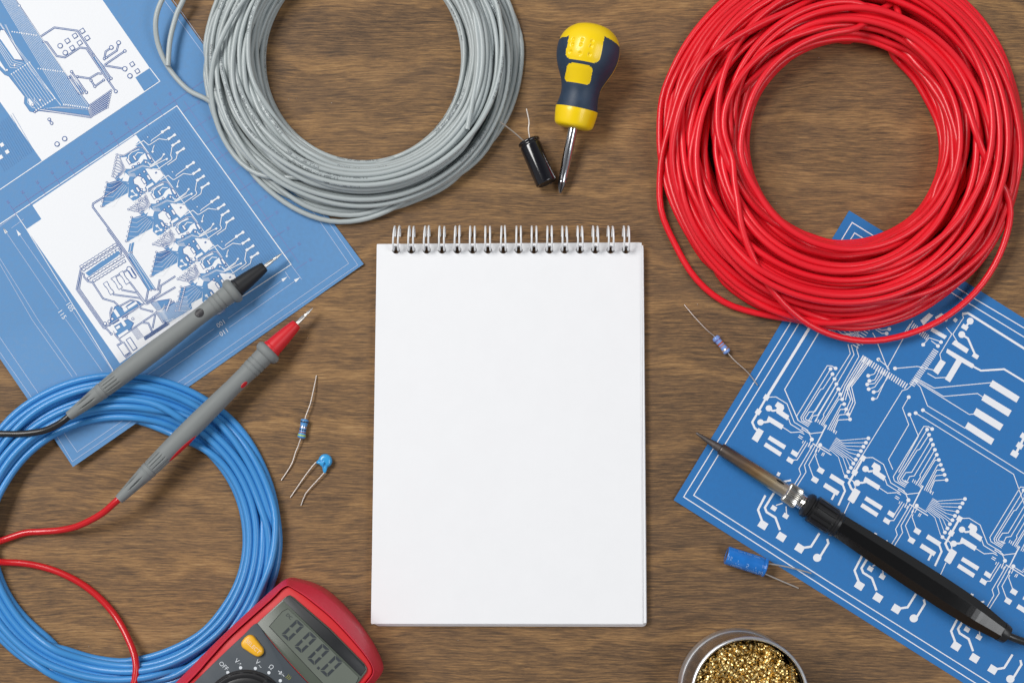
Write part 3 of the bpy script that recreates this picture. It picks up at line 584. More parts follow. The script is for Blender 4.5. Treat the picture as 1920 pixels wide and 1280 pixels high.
# ================================================================== coils
def coil_mesh(mb, N, M, cin, rin, cout, rout, d, mi=0, seed=1, iters=260, wander=.9, bumps=(), floor=None, r_m=.0018, seg=10, order=.6, under=None, hmax=5, grav=.25, irr=0.0, fbias=1.0, th0=0.0, H=0, over=(), low=()):
    g = np.random.default_rng(seed); th = np.arange(M) * 2 * math.pi / M + math.radians(th0)
    tot = N * M; s = np.arange(tot) / M
    f = np.empty(tot)
    base = g.permutation(N) / (N - 1) if order < .5 else None
    nodes = np.zeros(N * 2 + 3)
    cur = g.random(N)
    # each turn keeps a home slot and wanders smoothly about it
    home = (np.arange(N) + .5) / N; g.shuffle(home) if order < .5 else None
    kn = np.repeat(home, 2); kn = np.clip(kn + g.normal(0, wander / 8, kn.shape), 0, 1)
    kn = np.append(kn, [kn[-1]] * 3)
    x = s * 2
    i0 = np.floor(x).astype(int); t_ = x - i0
    def K(i): return kn[np.clip(i, 0, len(kn) - 1)]
    w = t_ * t_ * (3 - 2 * t_)
    f = K(i0) * (1 - w) + K(i0 + 1) * w
    f = np.sign(f) * np.abs(f) ** fbias
    e_ = np.clip(s / .2, 0, 1); e_ = e_ * e_ * (3 - 2 * e_); f = .55 * (1 - e_) + f * e_
    e_ = np.clip((N - s) / .2, 0, 1); e_ = e_ * e_ * (3 - 2 * e_); f = .6 * (1 - e_) + f * e_
    F_ = f.reshape(N, M)
    ex = np.zeros((N, M))
    exf = ex.reshape(-1)
    for (k, a0, wd, amp) in bumps:      # one strand leaves the bundle near angle a0
        exf += amp * np.exp(-((s - (k % N + ((a0 - th0) % 360) / 360)) * 360 / wd) ** 2)
    c_, s_ = np.cos(th), np.sin(th)
    wob = 1 + irr * (np.sin(3 * th + seed) * .5 + np.sin(2 * th + 2 * seed))
    def ell(c, r):   # radius from cin along th
        # intersection of ray from cin with ellipse c,r
        dx, dy = c[0] - cin[0], c[1] - cin[1]
        A_ = (c_ / r[0]) ** 2 + (s_ / r[1]) ** 2; B_ = -2 * (dx * c_ / r[0] ** 2 + dy * s_ / r[1] ** 2); C_ = (dx / r[0]) ** 2 + (dy / r[1]) ** 2 - 1
        return (-B_ + np.sqrt(B_ * B_ - 4 * A_ * C_)) / (2 * A_)
    ri = ell(cin, rin) * wob; ro = ell(cout, rout)
    RT = ri + d / 2 + F_ * (ro - ri - d) + ex
    zk = g.random(N); zk = np.repeat(zk, 2); zk = np.append(zk, [zk[-1]] * 3); zw = zk[np.clip(i0, 0, len(zk) - 1)] * (1 - w) + zk[np.clip(i0 + 1, 0, len(zk) - 1)] * w
    ZT = (H * .001 / S0) * np.sqrt(np.clip(1 - (2 * f - 1) ** 2, .02, 1)) * zw
    for k in low: ZT[k * M:(k + 1) * M] = 0
    KA = np.full(tot, .035); free = np.zeros(tot); RTf = RT.reshape(-1)
    for (k, cps) in over:
        ss_ = np.array([k + ((a - th0) % 360) / 360 for a, _, _ in cps]); o_ = np.argsort(ss_); ss_ = ss_[o_]; rr_ = np.array([c[1] for c in cps], float)[o_]; zz_ = np.array([c[2] for c in cps], float)[o_] * .001 / S0
        wgt = np.clip((s - ss_[0] + .06) / .06, 0, 1) * np.clip((ss_[-1] + .06 - s) / .06, 0, 1); wgt = wgt * wgt * (3 - 2 * wgt)
        RTf[:] = RTf * (1 - wgt) + np.interp(s, ss_, rr_) * wgt; ZT = ZT * (1 - wgt) + np.interp(s, ss_, zz_) * wgt; KA += .2 * wgt; free += wgt
    KA = KA.reshape(N, M); ZT = ZT.reshape(N, M); free = free.reshape(N, M)
    R = RT.copy(); Z = g.random((N, 1)) * hmax * d * .6 + g.random((N, M)) * .1
    FL = np.zeros((N, M))
    if floor is not None:
        for i in range(M):
            for k in range(N):
                px, py = cin[0] + R[k, i] * c_[i], cin[1] + R[k, i] * s_[i]
                FL[k, i] = 0 if (under is not None and under(k, i)) else floor(px, py) / S0
    FL += d / 2
    Z = (ZT + g.random((N, 1)) * 2 if H else Z) + FL
    Z[0, :M // 6] = FL[0, :M // 6]; Z[-1, -M // 6:] = FL[-1, -M // 6:]
    lo = ri + d / 2
    for it in range(iters):
        dR = R[:, None] - R[None]; dZ = Z[:, None] - Z[None]
        ds = np.sqrt(dR ** 2 + dZ ** 2) + 1e-3; ov = np.clip(d - ds, 0, d * .5); ov[np.arange(N), np.arange(N)] = 0
        k_ = .42
        R = R + np.clip((dR / ds * ov).sum(1) * k_, -d * .3, d * .3) + KA * (RT - R)
        Z = Z + np.clip((dZ / ds * ov).sum(1) * k_, -d * .3, d * .3) - grav + (.5 * KA * (ZT + FL - Z) if H else 0)
        for A_ in (R, Z):
            v = A_.reshape(-1); q = v.copy(); q[1:-1] = .5 * v[1:-1] + .25 * (v[:-2] + v[2:]); v[:] = q
        R = np.maximum(R, lo - 4 - 40 * np.clip(free, 0, 1)); Z = np.maximum(Z, FL)
    pts = []
    Rf, Zf = R.reshape(-1), Z.reshape(-1)
    for i in range(tot):
        a = th[i % M]
        pts.append(P(cin[0] + Rf[i] * math.cos(a), cin[1] + Rf[i] * math.sin(a), Zf[i] * S0))
    tube(mb, pts, r_m, seg, mi)
    return R, Z
def wire_mat(name, rgb, rough=.32, coat=.25, var=.03):
    return mat(name, rgb, rough, var=var, vscale=25, bump=.04, bscale=300, spec=.5, coat=coat)
GRY = wire_mat('grey_pvc_insulation', (172, 180, 181), .38, .10); REDW = wire_mat('red_pvc_insulation', (231, 26, 42), .36, .12); BLUW = wire_mat('sky_blue_pvc_insulation', (64, 142, 208), .36, .12)
INK = mat('black_ink_print', (78, 86, 94), .6)
def wire_print(mb_src, name):
    pass
def inL(x, y):
    return (y < 875 + (x - 137) * -.697) and (x < 392 + (y - 96) * .727)
def fl_left(x, y): return (zl(x, y) + .0004) if (inL(x, y)) else 0.0
# ---- grey coil
gc = MB()
gb = [(43, -25, 22, 10), (44, -2, 20, 12), (38, 105, 28, 26), (42, 108, 30, 20), (44, 112, 24, 12), (12, 98, 20, -6)]
coil_mesh(gc, 46, 104, (682, 112), (187, 192), (677, 112), (290, 273), 9.9, seed=5, bumps=gb, floor=fl_left, r_m=.00145, irr=.005, wander=2.0, grav=.03, fbias=.95, th0=-92, H=19, low=(38, 42, 44),
          over=[(26, [(212, 246, 19), (192, 264, 18), (181, 280, 14), (170, 291, 9), (158, 300, 4), (147, 303, 2), (135, 298, 1)]),
                (44, [(150, 286, 1), (127, 302, 1), (113, 309, 1), (101, 311, 1), (88, 298, 1), (76, 276, 1), (64, 262, 1)]), (41, [(145, 280, 1), (125, 288, 1), (107, 296, 1), (92, 292, 1), (75, 270, 1)]), (45, [(5, 284, 1), (-11, 287, 1), (-25, 283, 1), (15, 280, 2)])])
tube(gc, path([(430, 250), (408, 205, .003), (388, 187, .0028), (352, 168, .0028), (318, 130, .0032), (297, 85, .006), (292, 40, .010), (303, 2, .012), (325, -28, .012), (345, -8, .009), (331, 28, .007), (319, 75, .0065), (315, 124, .0058)], z=.003), .00145, 10)
tube(gc, path([(872, -60), (888, 20), (897, 90), (895, 140), (886, 190), (876, 243)], z=.0195), .00145, 10)
COPPER = mat('copper_core', (190, 120, 80), .35, 1.0)
gbase = P(680, 115, 0)
gcoil = place('cable_coil', gc, [GRY], base=gbase, label='coil of thin grey electric wire with printed lettering, over the pale blue sheet', cat='cable coil', group='coils of electric wire')
# printed lettering on the grey insulation, laid along the strands
def strand_print(obj, mb, seg, runs, r_m, name, mat_):
    out = MB()
    n = len(mb.v) // seg; V = np.array(mb.v)[:n * seg].reshape(n, seg, 3)
    ctr = V.mean(1)
    for (i0, cnt, phi) in runs:
        u = 0.0; words = text_words
        wtxt = random.choice(words); polys = text_polys(wtxt, .0021, align='LEFT')
        seglen = np.linalg.norm(ctr[i0 + 1:i0 + cnt] - ctr[i0:i0 + cnt - 1], axis=1); cum = np.concatenate([[0], np.cumsum(seglen)])
        for pl in polys:
            vs = []
            ok = True
            for (a, b) in pl:
                if a >= cum[-1] - 1e-4: ok = False; break
                k = int(np.searchsorted(cum, a, side='right') - 1); t_ = (a - cum[k]) / max(1e-9, cum[k + 1] - cum[k])
                c = ctr[i0 + k] * (1 - t_) + ctr[i0 + k + 1] * t_
                tg = ctr[i0 + k + 1] - ctr[i0 + k]; tg = tg / np.linalg.norm(tg)
                up = np.array((0, 0, 1.0)) - tg * tg[2]; up /= np.linalg.norm(up); sd = np.cross(tg, up)
                ang = phi - b / r_m
                p = c + (up * math.cos(ang) + sd * math.sin(ang)) * (r_m + .00004); vs.append(tuple(p))
            if ok: out.add(vs, [tuple(range(len(vs)))])
    return out
text_words = ['VERTE 75C 300V  RoHS  U 25', 'E 312604  AWM 2464  24AWG', '1015 600V 105C  CE  TYPE', 'STYLE 1007 VW-1 80C']
runs = []
for k in range(170):
    runs.append((random.randrange(0, 36 * 110 - 12), 9, random.uniform(-1.3, 1.3)))
pm_ = strand_print(gcoil, gc, 10, runs, .00145, 'print', INK)
place('insulation_print', pm_, [INK], gcoil, smooth=False)
# ---- red coil
rc = MB()
def inR(x, y): return (y > 395 + (1592 - x) * 1.647 if x < 1592 else y > 395 + (x - 1592) * .616)
def fl_right(x, y): return .0008 if inR(x, y) else 0.0
rb = [(55, 75, 34, 22), (54, 95, 30, 20), (56, 55, 30, 24), (57, 85, 34, 30), (53, 40, 26, 20), (52, 62, 30, 16), (49, 80, 30, 14), (57, 34, 24, 24), (56, 30, 22, 18), (50, 35, 22, 18), (46, 32, 24, 16), (48, 40, 20, 14), (44, 72, 38, 8), (53, 150, 24, 10), (52, 120, 22, 16), (51, 128, 26, 20), (50, 195, 30, 8), (44, 20, 16, 2), (30, 30, 12, 10)]
coil_mesh(rc, 58, 110, (1587, 268), (183, 194), (1581, 262), (338, 341), 12.2, seed=23, bumps=rb, floor=fl_right, r_m=.00178, irr=.009, wander=2.6, grav=.03, fbias=.97, th0=-75, H=27, low=(51, 52, 55),
          over=[(22, [(172, 214, 22), (152, 229, 24), (130, 275, 24), (116, 311, 19), (104, 342, 12), (94, 363, 7), (83, 376, 3), (62, 377, 3), (48, 370, 4), (36, 356, 8), (24, 338, 12)]),
                (48, [(170, 352, 3), (160, 374, 2), (150, 371, 1), (139, 382, 1), (127, 379, 1), (113, 350, 1), (100, 335, 1)]),
                (30, [(176, 330, 18), (187, 321, 25), (209, 309, 27), (220, 291, 27), (232, 276, 26), (248, 266, 22)]),
                (5, [(245, 205, 1), (258, 198, 1), (275, 190, 1), (300, 180, 1), (330, 171, 1), (350, 177, 1), (10, 185, 1)]),
                (6, [(255, 212, 1), (275, 204, 1), (300, 194, 1), (330, 182, 1), (350, 184, 2)]),
                (35, [(150, 190, 24), (175, 200, 26), (195, 194, 27), (215, 198, 27), (250, 204, 26), (275, 210, 24), (300, 222, 22)])])
place('cable_coil', rc, [REDW], base=P(1578, 265, 0), label='large coil of glossy red electric wire, its lower edge on the strong blue sheet', cat='cable coil', group='coils of electric wire')
# ---- blue coil
bc = MB()
bb = [(1, 268, 44, -9), (9, 275, 44, 9), (10, 275, 40, 5), (2, 268, 44, 11), (3, 268, 40, 9), (4, 268, 36, 5)]
coil_mesh(bc, 11, 110, (216, 1010), (228, 213), (228, 1000), (304, 299), 13.2, seed=9, bumps=bb, floor=fl_left, r_m=.00190, irr=.004, wander=.9, hmax=1.3, grav=.3,
          th0=62, under=lambda k, i: k == 0)
if False: tube(bc, path([(180, 800, .0021), (215, 793, .0021), (255, 799, .0022), (300, 812, .0024), (345, 832, .0028), (385, 868, .0035), (412, 905, .0045), (428, 950, .006), (438, 1010, .0068), (430, 1080, .0068)], z=.0022), .00190, 10)
place('cable_coil', bc, [BLUW], base=P(225, 1005, 0), label='coil of sky blue wire under the two grey probes, around the red lead', cat='cable coil', group='coils of electric wire')
# ================================================================== test probes
GP = mat('matt_grey_rubber', (128, 132, 132), .62, var=.03, vscale=200, bump=.1, bscale=2500, spec=.35); BKR = mat('black_rubber', (30, 31, 34), .5, var=.08, bump=.08, spec=.4)
RDP = mat('red_plastic', (206, 28, 38), .42, var=.03, spec=.45); NI = mat('nickel_pin', (232, 228, 222), .36, 1.0, var=.03); BCB = mat('black_cable_jacket', (32, 31, 31), .35, var=.05, coat=.2); RCB = mat('red_cable_jacket', (200, 22, 30), .3, var=.03, coat=.3)
def surf_patch(mb, p0, p1, prof_r, t0, ph0, a, b, off=.00025, mi=0, n=28, slot=None):
    ax, up, sd = frame(Vector(p1) - Vector(p0)); p0 = Vector(p0); vs = []
    rings = 5
    for j in range(rings + 1):
        for k in range(n):
            an = 2 * math.pi * k / n; q = j / rings
            t_ = t0 + a * q * math.cos(an); s_ = b * q * math.sin(an); rr = prof_r(t_); ph = ph0 + s_ / rr
            vs.append(p0 + ax * t_ + (up * math.cos(ph) + sd * math.sin(ph)) * (rr + (off if j < rings else -.0003)))
    fs = []
    for j in range(rings):
        for k in range(n): fs.append((j * n + k, j * n + (k + 1) % n, (j + 1) * n + (k + 1) % n, (j + 1) * n + k))
    mb.add(vs, fs, mi)
def probe(tip, rear, ztip, zrear, capm, cabm, cable, label, roll, extra):
    p0 = P(*tip, ztip); p1 = P(*rear, zrear); Ltot = (p1 - p0).length; K = Ltot / 506.0
    rt = root('test_probe', P(*tip, 0), label, 'test probe', 'multimeter test probes')
    m = MB()
    pts = [(128, 15.5), (131, 18.5), (146, 18.2), (146.5, 17), (148, 17), (148.5, 18.2), (156, 18.2), (156.5, 17), (158, 17), (158.5, 18.2), (166, 18), (166.6, 16.8), (168, 16.8), (169, 17.4), (180, 16.4), (215, 16.2), (250, 17.2), (300, 18.4), (345, 18.3), (385, 17.2), (405, 16.4), (424, 15.8), (424.8, 14.8), (426, 14.8), (426.8, 16.0), (434, 15.8), (434.8, 14.8), (436.5, 14.8), (437.5, 15.4), (450, 14.0), (480, 11.4), (506, 9.0), (506, 6.5)]
    def fl(t_, ph):
        tp = t_ / K; g = 0
        ph = (ph - roll) % (2 * math.pi)
        c = abs(math.sin(ph * 4.5))
        if 388 < tp < 423: g -= .0006 * ss(.80, .93, 1 - abs(((ph * 14 / (2 * math.pi)) % 1) - .5) * 1.0) * ss(388, 396, tp)
        if 446 < tp < 486:
            u = ((ph * 7 / (2 * math.pi)) % 1 - .5) / .16; v = (tp - 464) / 20
            if u * u + v * v < 1: g -= .0011 * (1 - u * u - v * v)
        return g
    dense = []
    for i in range(len(pts) - 1):
        (t0, r0), (t1, r1) = pts[i], pts[i + 1]; n = max(1, int((t1 - t0) / 2.5))
        for k in range(n): dense.append((t0 + (t1 - t0) * k / n, r0 + (r1 - r0) * k / n))
    dense.append(pts[-1])
    lathe(m, p0, p1, [(a * K, b * K) for a, b in dense], 84, 0, True, fl)
    body = place('probe_body', m, [GP], rt, ang=28)
    R0 = lambda t_: K * np.interp(t_ / K, [q[0] for q in pts], [q[1] for q in pts])
    g = MB(); lathe(g, p0, p1, [(a * K, b * K) for a, b in smoothprof([(112, 17), (113.5, 22), (118, 25), (123, 25), (128, 22.5), (131, 18), (132, 16)], 4)], 64); place('finger_guard', g, [GP], rt)
    c = MB(); lathe(c, p0, p1, [(a * K, b * K) for a, b in smoothprof([(43, 2.5), (43.5, 8), (46, 10.3), (60, 12.6), (80, 15), (100, 16.8), (107, 17.2), (108, 18.4), (114, 18.4)], 4)], 64); place('tip_sleeve', c, [capm], rt)
    n_ = MB(); lathe(n_, p0, p1, [(a * K, b * K) for a, b in [(0, .2), (7, 1.9), (13, 3.1), (16, 3.3), (16.3, 2.4), (18, 2.4), (18.3, 3.5), (22, 3.6), (22.3, 2.9), (24, 3), (26, 4.0), (45, 4.2)]], 24); place('needle_tip', n_, [NI], rt)
    for (kind, t_, ph, a, b, mm) in extra:
        q = MB(); surf_patch(q, p0, p1, R0, t_ * K, ph, a * K, b * K, .00022)
        place(kind, q, [mm], rt)
        if kind == 'polarity_button':
            e = MB(); ax, up, sd = frame(p1 - p0)
            for pl in text_polys('+1', .0045):
                e.add([p0 + ax * (t_ * K + x_) + (up * math.cos(ph + y_ / R0(t_ * K)) + sd * math.sin(ph + y_ / R0(t_ * K))) * (R0(t_ * K) + .0004) for x_, y_ in pl], [tuple(range(len(pl)))])
            place('embossed_mark', e, [mat('dark_grey_emboss', (58, 58, 62), .5)], bpy.data.objects[kind] if False else [o for o in rt.children if o.name.startswith('polarity')][0], smooth=False)
    cb = MB(); tube(cb, path(cable), 6.2 * S0, 14); place('lead_cable', cb, [cabm], rt)
    return rt
probe((530, 474), (129, 780), .0072, .0170, BKR, BCB, [(140, 771, .0168), (122, 786, .0168), (104, 798, .0155), (78, 808, .0135), (40, 813, .012), (0, 813, .0115), (-60, 812, .010)], 'grey test probe with black tip sleeve and black lead', 0,
      [('polarity_button', 196, .12, 10.2, 10.2, mat('black_button_plastic', (44, 43, 47), .45))])
probe((587, 577), (223, 936), .0070, .0165, RDP, RCB, [(233, 927, .0163), (216, 941, .0155), (190, 963, .0125), (150, 984, .008), (115, 993, .0045), (80, 996, .0025), (45, 999, .0021), (0, 1014, .0030), (-50, 1030, .0095), (-90, 1042, .0105), (-50, 1051, .0095), (0, 1053, .0035), (55, 1057, .0021), (110, 1072, .0021), (165, 1102, .0021), (212, 1148, .0025), (243, 1203, .0060), (255, 1245, .0085), (250, 1285, .009), (238, 1330, .008)],
      'grey test probe with red tip sleeve and red lead', .2,
      [('side_insert', 195, -1.02, 9, 5.5, RDP), ('side_insert', 358, -1.32, 38, 7, RDP)])
# ================================================================== multimeter
def meter():
    zt = .030
    U = Vector((.731, .682)); V = Vector((.682, -.731))
    L = lambda u, v: (545 + U.x * u + V.x * v, 1080 + U.y * u + V.y * v)
    M_ = lambda u, v, z: P(*L(u, v), z)
    RED = mat('soft_red_rubber', (204, 42, 64), .45, var=.03, vscale=40, bump=.06, bscale=1500, spec=.4); RED2 = mat('hard_red_plastic', (202, 26, 34), .55, var=.02, bump=.05, bscale=2000)
    FACE = mat('dark_slate_faceplate', (66, 73, 80), .55, var=.03, bump=.12, bscale=3500, spec=.35); INKW = mat('white_screen_print', (215, 220, 226), .5); INKY = mat('yellow_screen_print', (150, 150, 70), .5)
    LCDF = mat('green_grey_lens', (84, 91, 82), .3, var=.02, spec=.4); LCD = mat('liquid_crystal_green', (108, 114, 106), .22, var=.02, coat=.3); SEG = mat('dark_segment', (54, 60, 66), .4); BLK = mat('gloss_black_window', (30, 32, 35), .45); BEV = mat('black_bezel_edge', (24, 26, 28), .4)
    YEL = mat('amber_button_plastic', (238, 178, 44), .35, var=.02, spec=.45); DIAL = mat('black_dial_plastic', (34, 34, 36), .38, var=.05, coat=.15)
    out = [(-34, -560), (-24, -289), (-22, -215), (-18.5, -144), (-12, -60), (-9, -30), (-6, -14), (1, -3), (14, 8), (38, 21), (66, 29.5), (105, 31), (143, 27.5), (190, 18), (215, 9.5), (232, 2), (242, -4), (247, -10), (250, -20), (251.5, -45), (254, -120), (262, -289), (280, -560)]
    inn = [(-20, -560), (-5, -289), (-5.5, -215), (-6, -158), (3, -59), (3.5, -34), (5, -24), (9, -16), (20, -13), (42, -9), (70, -6.5), (107, -4.5), (143, -6), (185, -10), (208, -13.5), (222, -17), (230, -21), (235, -26), (237.5, -33), (239, -54), (241, -120), (248, -289), (266, -560)]
    assert len(out) == len(inn)
    o = smoothprof(out, 4); i_ = smoothprof(inn, 4); n = len(o)
    rt = root('multimeter', M_(110, -200, 0), 'red-cased digital multimeter with four-digit display and dark faceplate', 'multimeter')
    h = MB(); rings = []
    def ring(fr, z, ref):      # fr 0 = outer edge measured low, 1 = lip measured at the top
        return [(P(*L(*a), .024 - .020 * ss(-8, 14, a[0])) * (1 - fr) + P(*L(*b), zt) * fr) for a, b in zip(o, i_)], z
    for fr, z in ((.12, .0006), (.05, .003), (.0, .010), (.03, .019), (.10, .0225), (.16, .0240), (.80, .0308), (.86, .0314), (.95, .0314), (1.0, .0306), (1.0, .0290)):
        pts, _ = ring(fr, z, 0); rings.append([(p.x, p.y, z) for p in pts])
    vs = [v for r_ in rings for v in r_]; fs = []
    for a in range(len(rings) - 1):
        for k in range(n - 1): fs.append((a * n + k, a * n + k + 1, (a + 1) * n + k + 1, (a + 1) * n + k))
        fs.append((a * n + n - 1, a * n, (a + 1) * n, (a + 1) * n + n - 1))
    fs.append(tuple(range(n))); h.add(vs, [f[::-1] for f in fs]); place('holster', h, [RED], rt, ang=50)
    def plate(name, poly, z0, z1, m, parent=rt, zr=None, bev=0.0, extra=None, ang=35, **kw):
        b = MB(); pp = [M_(u, v, zr or z1) for u, v in poly]; k = len(pp); c = sum(pp, Vector()) / k
        def ins(q, d):
            w = (c - q); w.z = 0; return q + w.normalized() * d
        rr = [[(p.x, p.y, z0) for p in pp], [(p.x, p.y, z1 - bev) for p in pp]]
        if bev: rr += [[(ins(p, bev * .35).x, ins(p, bev * .35).y, z1 - bev * .3) for p in pp], [(ins(p, bev).x, ins(p, bev).y, z1) for p in pp]]
        vs = [v for r_ in rr for v in r_]; fs = []
        for a in range(len(rr) - 1):
            for j in range(k): fs.append((a * k + j, a * k + (j + 1) % k, (a + 1) * k + (j + 1) % k, (a + 1) * k + j))
        fs.append(tuple(range((len(rr) - 1) * k, len(rr) * k)))
        b.add(vs, [f[::-1] for f in fs]) 
        if extra: extra(b)
        ob = place(name, b, [m] if not isinstance(m, list) else m, parent, ang=ang, **kw); return ob
    body = plate('meter_body', [(a + (1.0 if a < 100 else -1.0), b - 1.0) for a, b in i_], .004, .0296, RED2, zr=zt, bev=.0006)
    # dark faceplate with the printed legends
    fp = smoothprof([(-10, -560), (2, -289), (6, -200), (10, -140), (13, -108), (40, -112), (90, -119), (158, -124), (205, -122), (232, -118), (234, -200), (236, -289), (240, -560)], 4)
    def legends(b):
        zf = .0306; A0 = math.radians(0)
        def T(s, u, v, size, mi=1, rot=0.0, bold=0):
            c, q = math.cos(rot), math.sin(rot)
            for pl in text_polys(s, size, bold=bold): b.add([M_(u + x * c - y * q, v + x * q + y * c, zf) for x, y in pl], [tuple(range(len(pl)))], mi)
        def D_(u, v, r_, mi=1): b.add([M_(u + r_ * math.cos(a * math.pi / 8), v + r_ * math.sin(a * math.pi / 8), zf) for a in range(16)], [tuple(range(16))], mi)
        for u, v in ((36.5, -212), (48, -189), (69, -171), (93, -159.6), (119, -156)): D_(u, v, 3.1)
        T('OFF', 22.5, -208.5, 11.5); T('V', 34, -185, 12)
        T('-', 42.5, -182.5, 13); T('- - -', 43, -186, 6); T('V', 64, -160, 12); T('~', 73, -162, 12); T('\u03a9', 89, -149.5, 12)
        b.add([M_(u, v, zf) for u, v in ((108, -149), (114, -145), (108, -141))], [(0, 1, 2)], 1)
        for q in ([(104, -145), (118, -145)], [(114.6, -149), (114.6, -141)]): b.add([M_(q[0][0] - .6, q[0][1] - .6, zf), M_(q[1][0] + .6, q[1][1] - .6 if q[0][1] == q[1][1] else q[1][1], zf), M_(q[1][0] + .6, q[1][1] + .6, zf), M_(q[0][0] - .6, q[0][1] + .6, zf)], [(0, 1, 2, 3)], 1)
        T(')))', 126, -140, 10, 2)
    plate('faceplate', fp, .020, .0304, [FACE, INKW, INKY], bev=.0004, zr=.0304, extra=legends)
    # display
    wn = [(13.5, -107), (19, -34), (22, -27), (30, -25), (120, -21), (212, -25), (222, -28), (226, -34), (229, -60), (232, -117), (205, -121), (158, -123), (90, -118), (40, -111)]
    scr = plate('display', wn, .020, .0309, LCDF, bev=.0005, zr=.0306)
    plate('upper_bezel', [(20, -42), (21, -30), (27, -26.5), (120, -23), (214, -26.5), (222, -31), (224, -47), (120, -45)], .029, .0313, BLK, parent=scr, zr=.0306, bev=.0004)
    lc = [(35, -95), (34, -58), (38, -47.5), (120, -48), (222, -51), (225, -60), (228, -106), (177, -104), (100, -99)]
    plate('bezel_edge', [(a + (-1 if a < 100 else 1), b + (-1.2 if b < -80 else .3)) for a, b in lc], .029, .03100, BEV, parent=scr, zr=.0306)
    lcd = plate('glass', lc, .029, .03112, LCD, parent=scr, zr=.0306)
    def digit(u0, vb, b):
        z = .03122; w, hh, t = 19, 41, 5.2; sh = 2.0
        def S_(pts): b.add([M_(u0 + x + (y / hh) * sh - w / 2, vb + y, z) for x, y in pts], [tuple(range(len(pts)))])
        g = 1.0
        S_([(g, hh), (w - g, hh), (w - t - g, hh - t), (t + g, hh - t)]); S_([(g, 0), (t + g, t), (w - t - g, t), (w - g, 0)])
        for x0, x1 in ((0, t), (w, w - t)):
            S_([(x0, g), (x0, hh / 2 - g), (x1, hh / 2 - 2 * g - .8), (x1, t + g)]); S_([(x0, hh / 2 + g), (x0, hh - g), (x1, hh - t - g), (x1, hh / 2 + 2 * g + .8)])
    sg = MB()
    for u0 in (70.5, 103.5, 136.5, 169.5): digit(u0, -91.5, sg)
    sg.add([M_(152.5 + x, -92.5 + y, .03122) for x, y in ((0, 0), (5, 0), (5, 5), (0, 5))], [(0, 1, 2, 3)])
    for pl in text_polys('DC', 9): sg.add([M_(49 + x, -57 + y, .03122) for x, y in pl], [tuple(range(len(pl)))])
    sg.m = [0] * len(sg.f); place('segments', sg, [SEG], scr, smooth=False)
    # SELECT button
    bp_ = smoothprof([(15, -143), (17, -134), (24, -129.5), (34, -130.5), (45, -132.5), (54, -134), (60, -139.5), (60.5, -147), (56, -153), (46, -156), (34, -158), (24, -159), (17, -154), (15, -143)], 4)[:-1]
    def sel(b):
        for pl in text_polys('SELECT', 10.5): b.add([M_(38 + x, -144.5 + y, .0330) for x, y in pl], [tuple(range(len(pl)))], 1)
    well = plate('button', bp_, .029, .0329, [YEL, mat('pale_button_print', (246, 214, 178), .5)], bev=.0011, zr=.0318, extra=sel, ang=60)
    dl = MB(); c0 = M_(113, -246, .030); K = SC(*L(113, -246), .03)
    lathe(dl, c0, c0 + Vector((0, 0, .02)), [(0, 81 * K), (.0010, 81 * K), (.0014, 79.5 * K), (.0014, 77.5 * K), (.0022, 77 * K), (.0030, 75 * K), (.0032, 70 * K), (.0026, 66 * K), (.0030, 60 * K), (.0026, 50 * K), (.0024, 1 * K)], 96, 0)
    kn_ = place('selector_dial', dl, [DIAL], rt)
    kb = MB(); a0 = [M_(u, v, .033) for u, v in ((98, -171), (113, -167), (128, -171), (132, -330), (94, -330))]
    kb.add([(p.x, p.y, .0325) for p in a0] + [(p.x * .98 + c0.x * .02, p.y * .98 + c0.y * .02, .0385) for p in a0], [(5, 6, 7, 8, 9)[::-1]] + [(k, (k + 1) % 5, 5 + (k + 1) % 5, 5 + k)[::-1] for k in range(5)])
    place('grip_bar', kb, [DIAL], kn_)
meter()
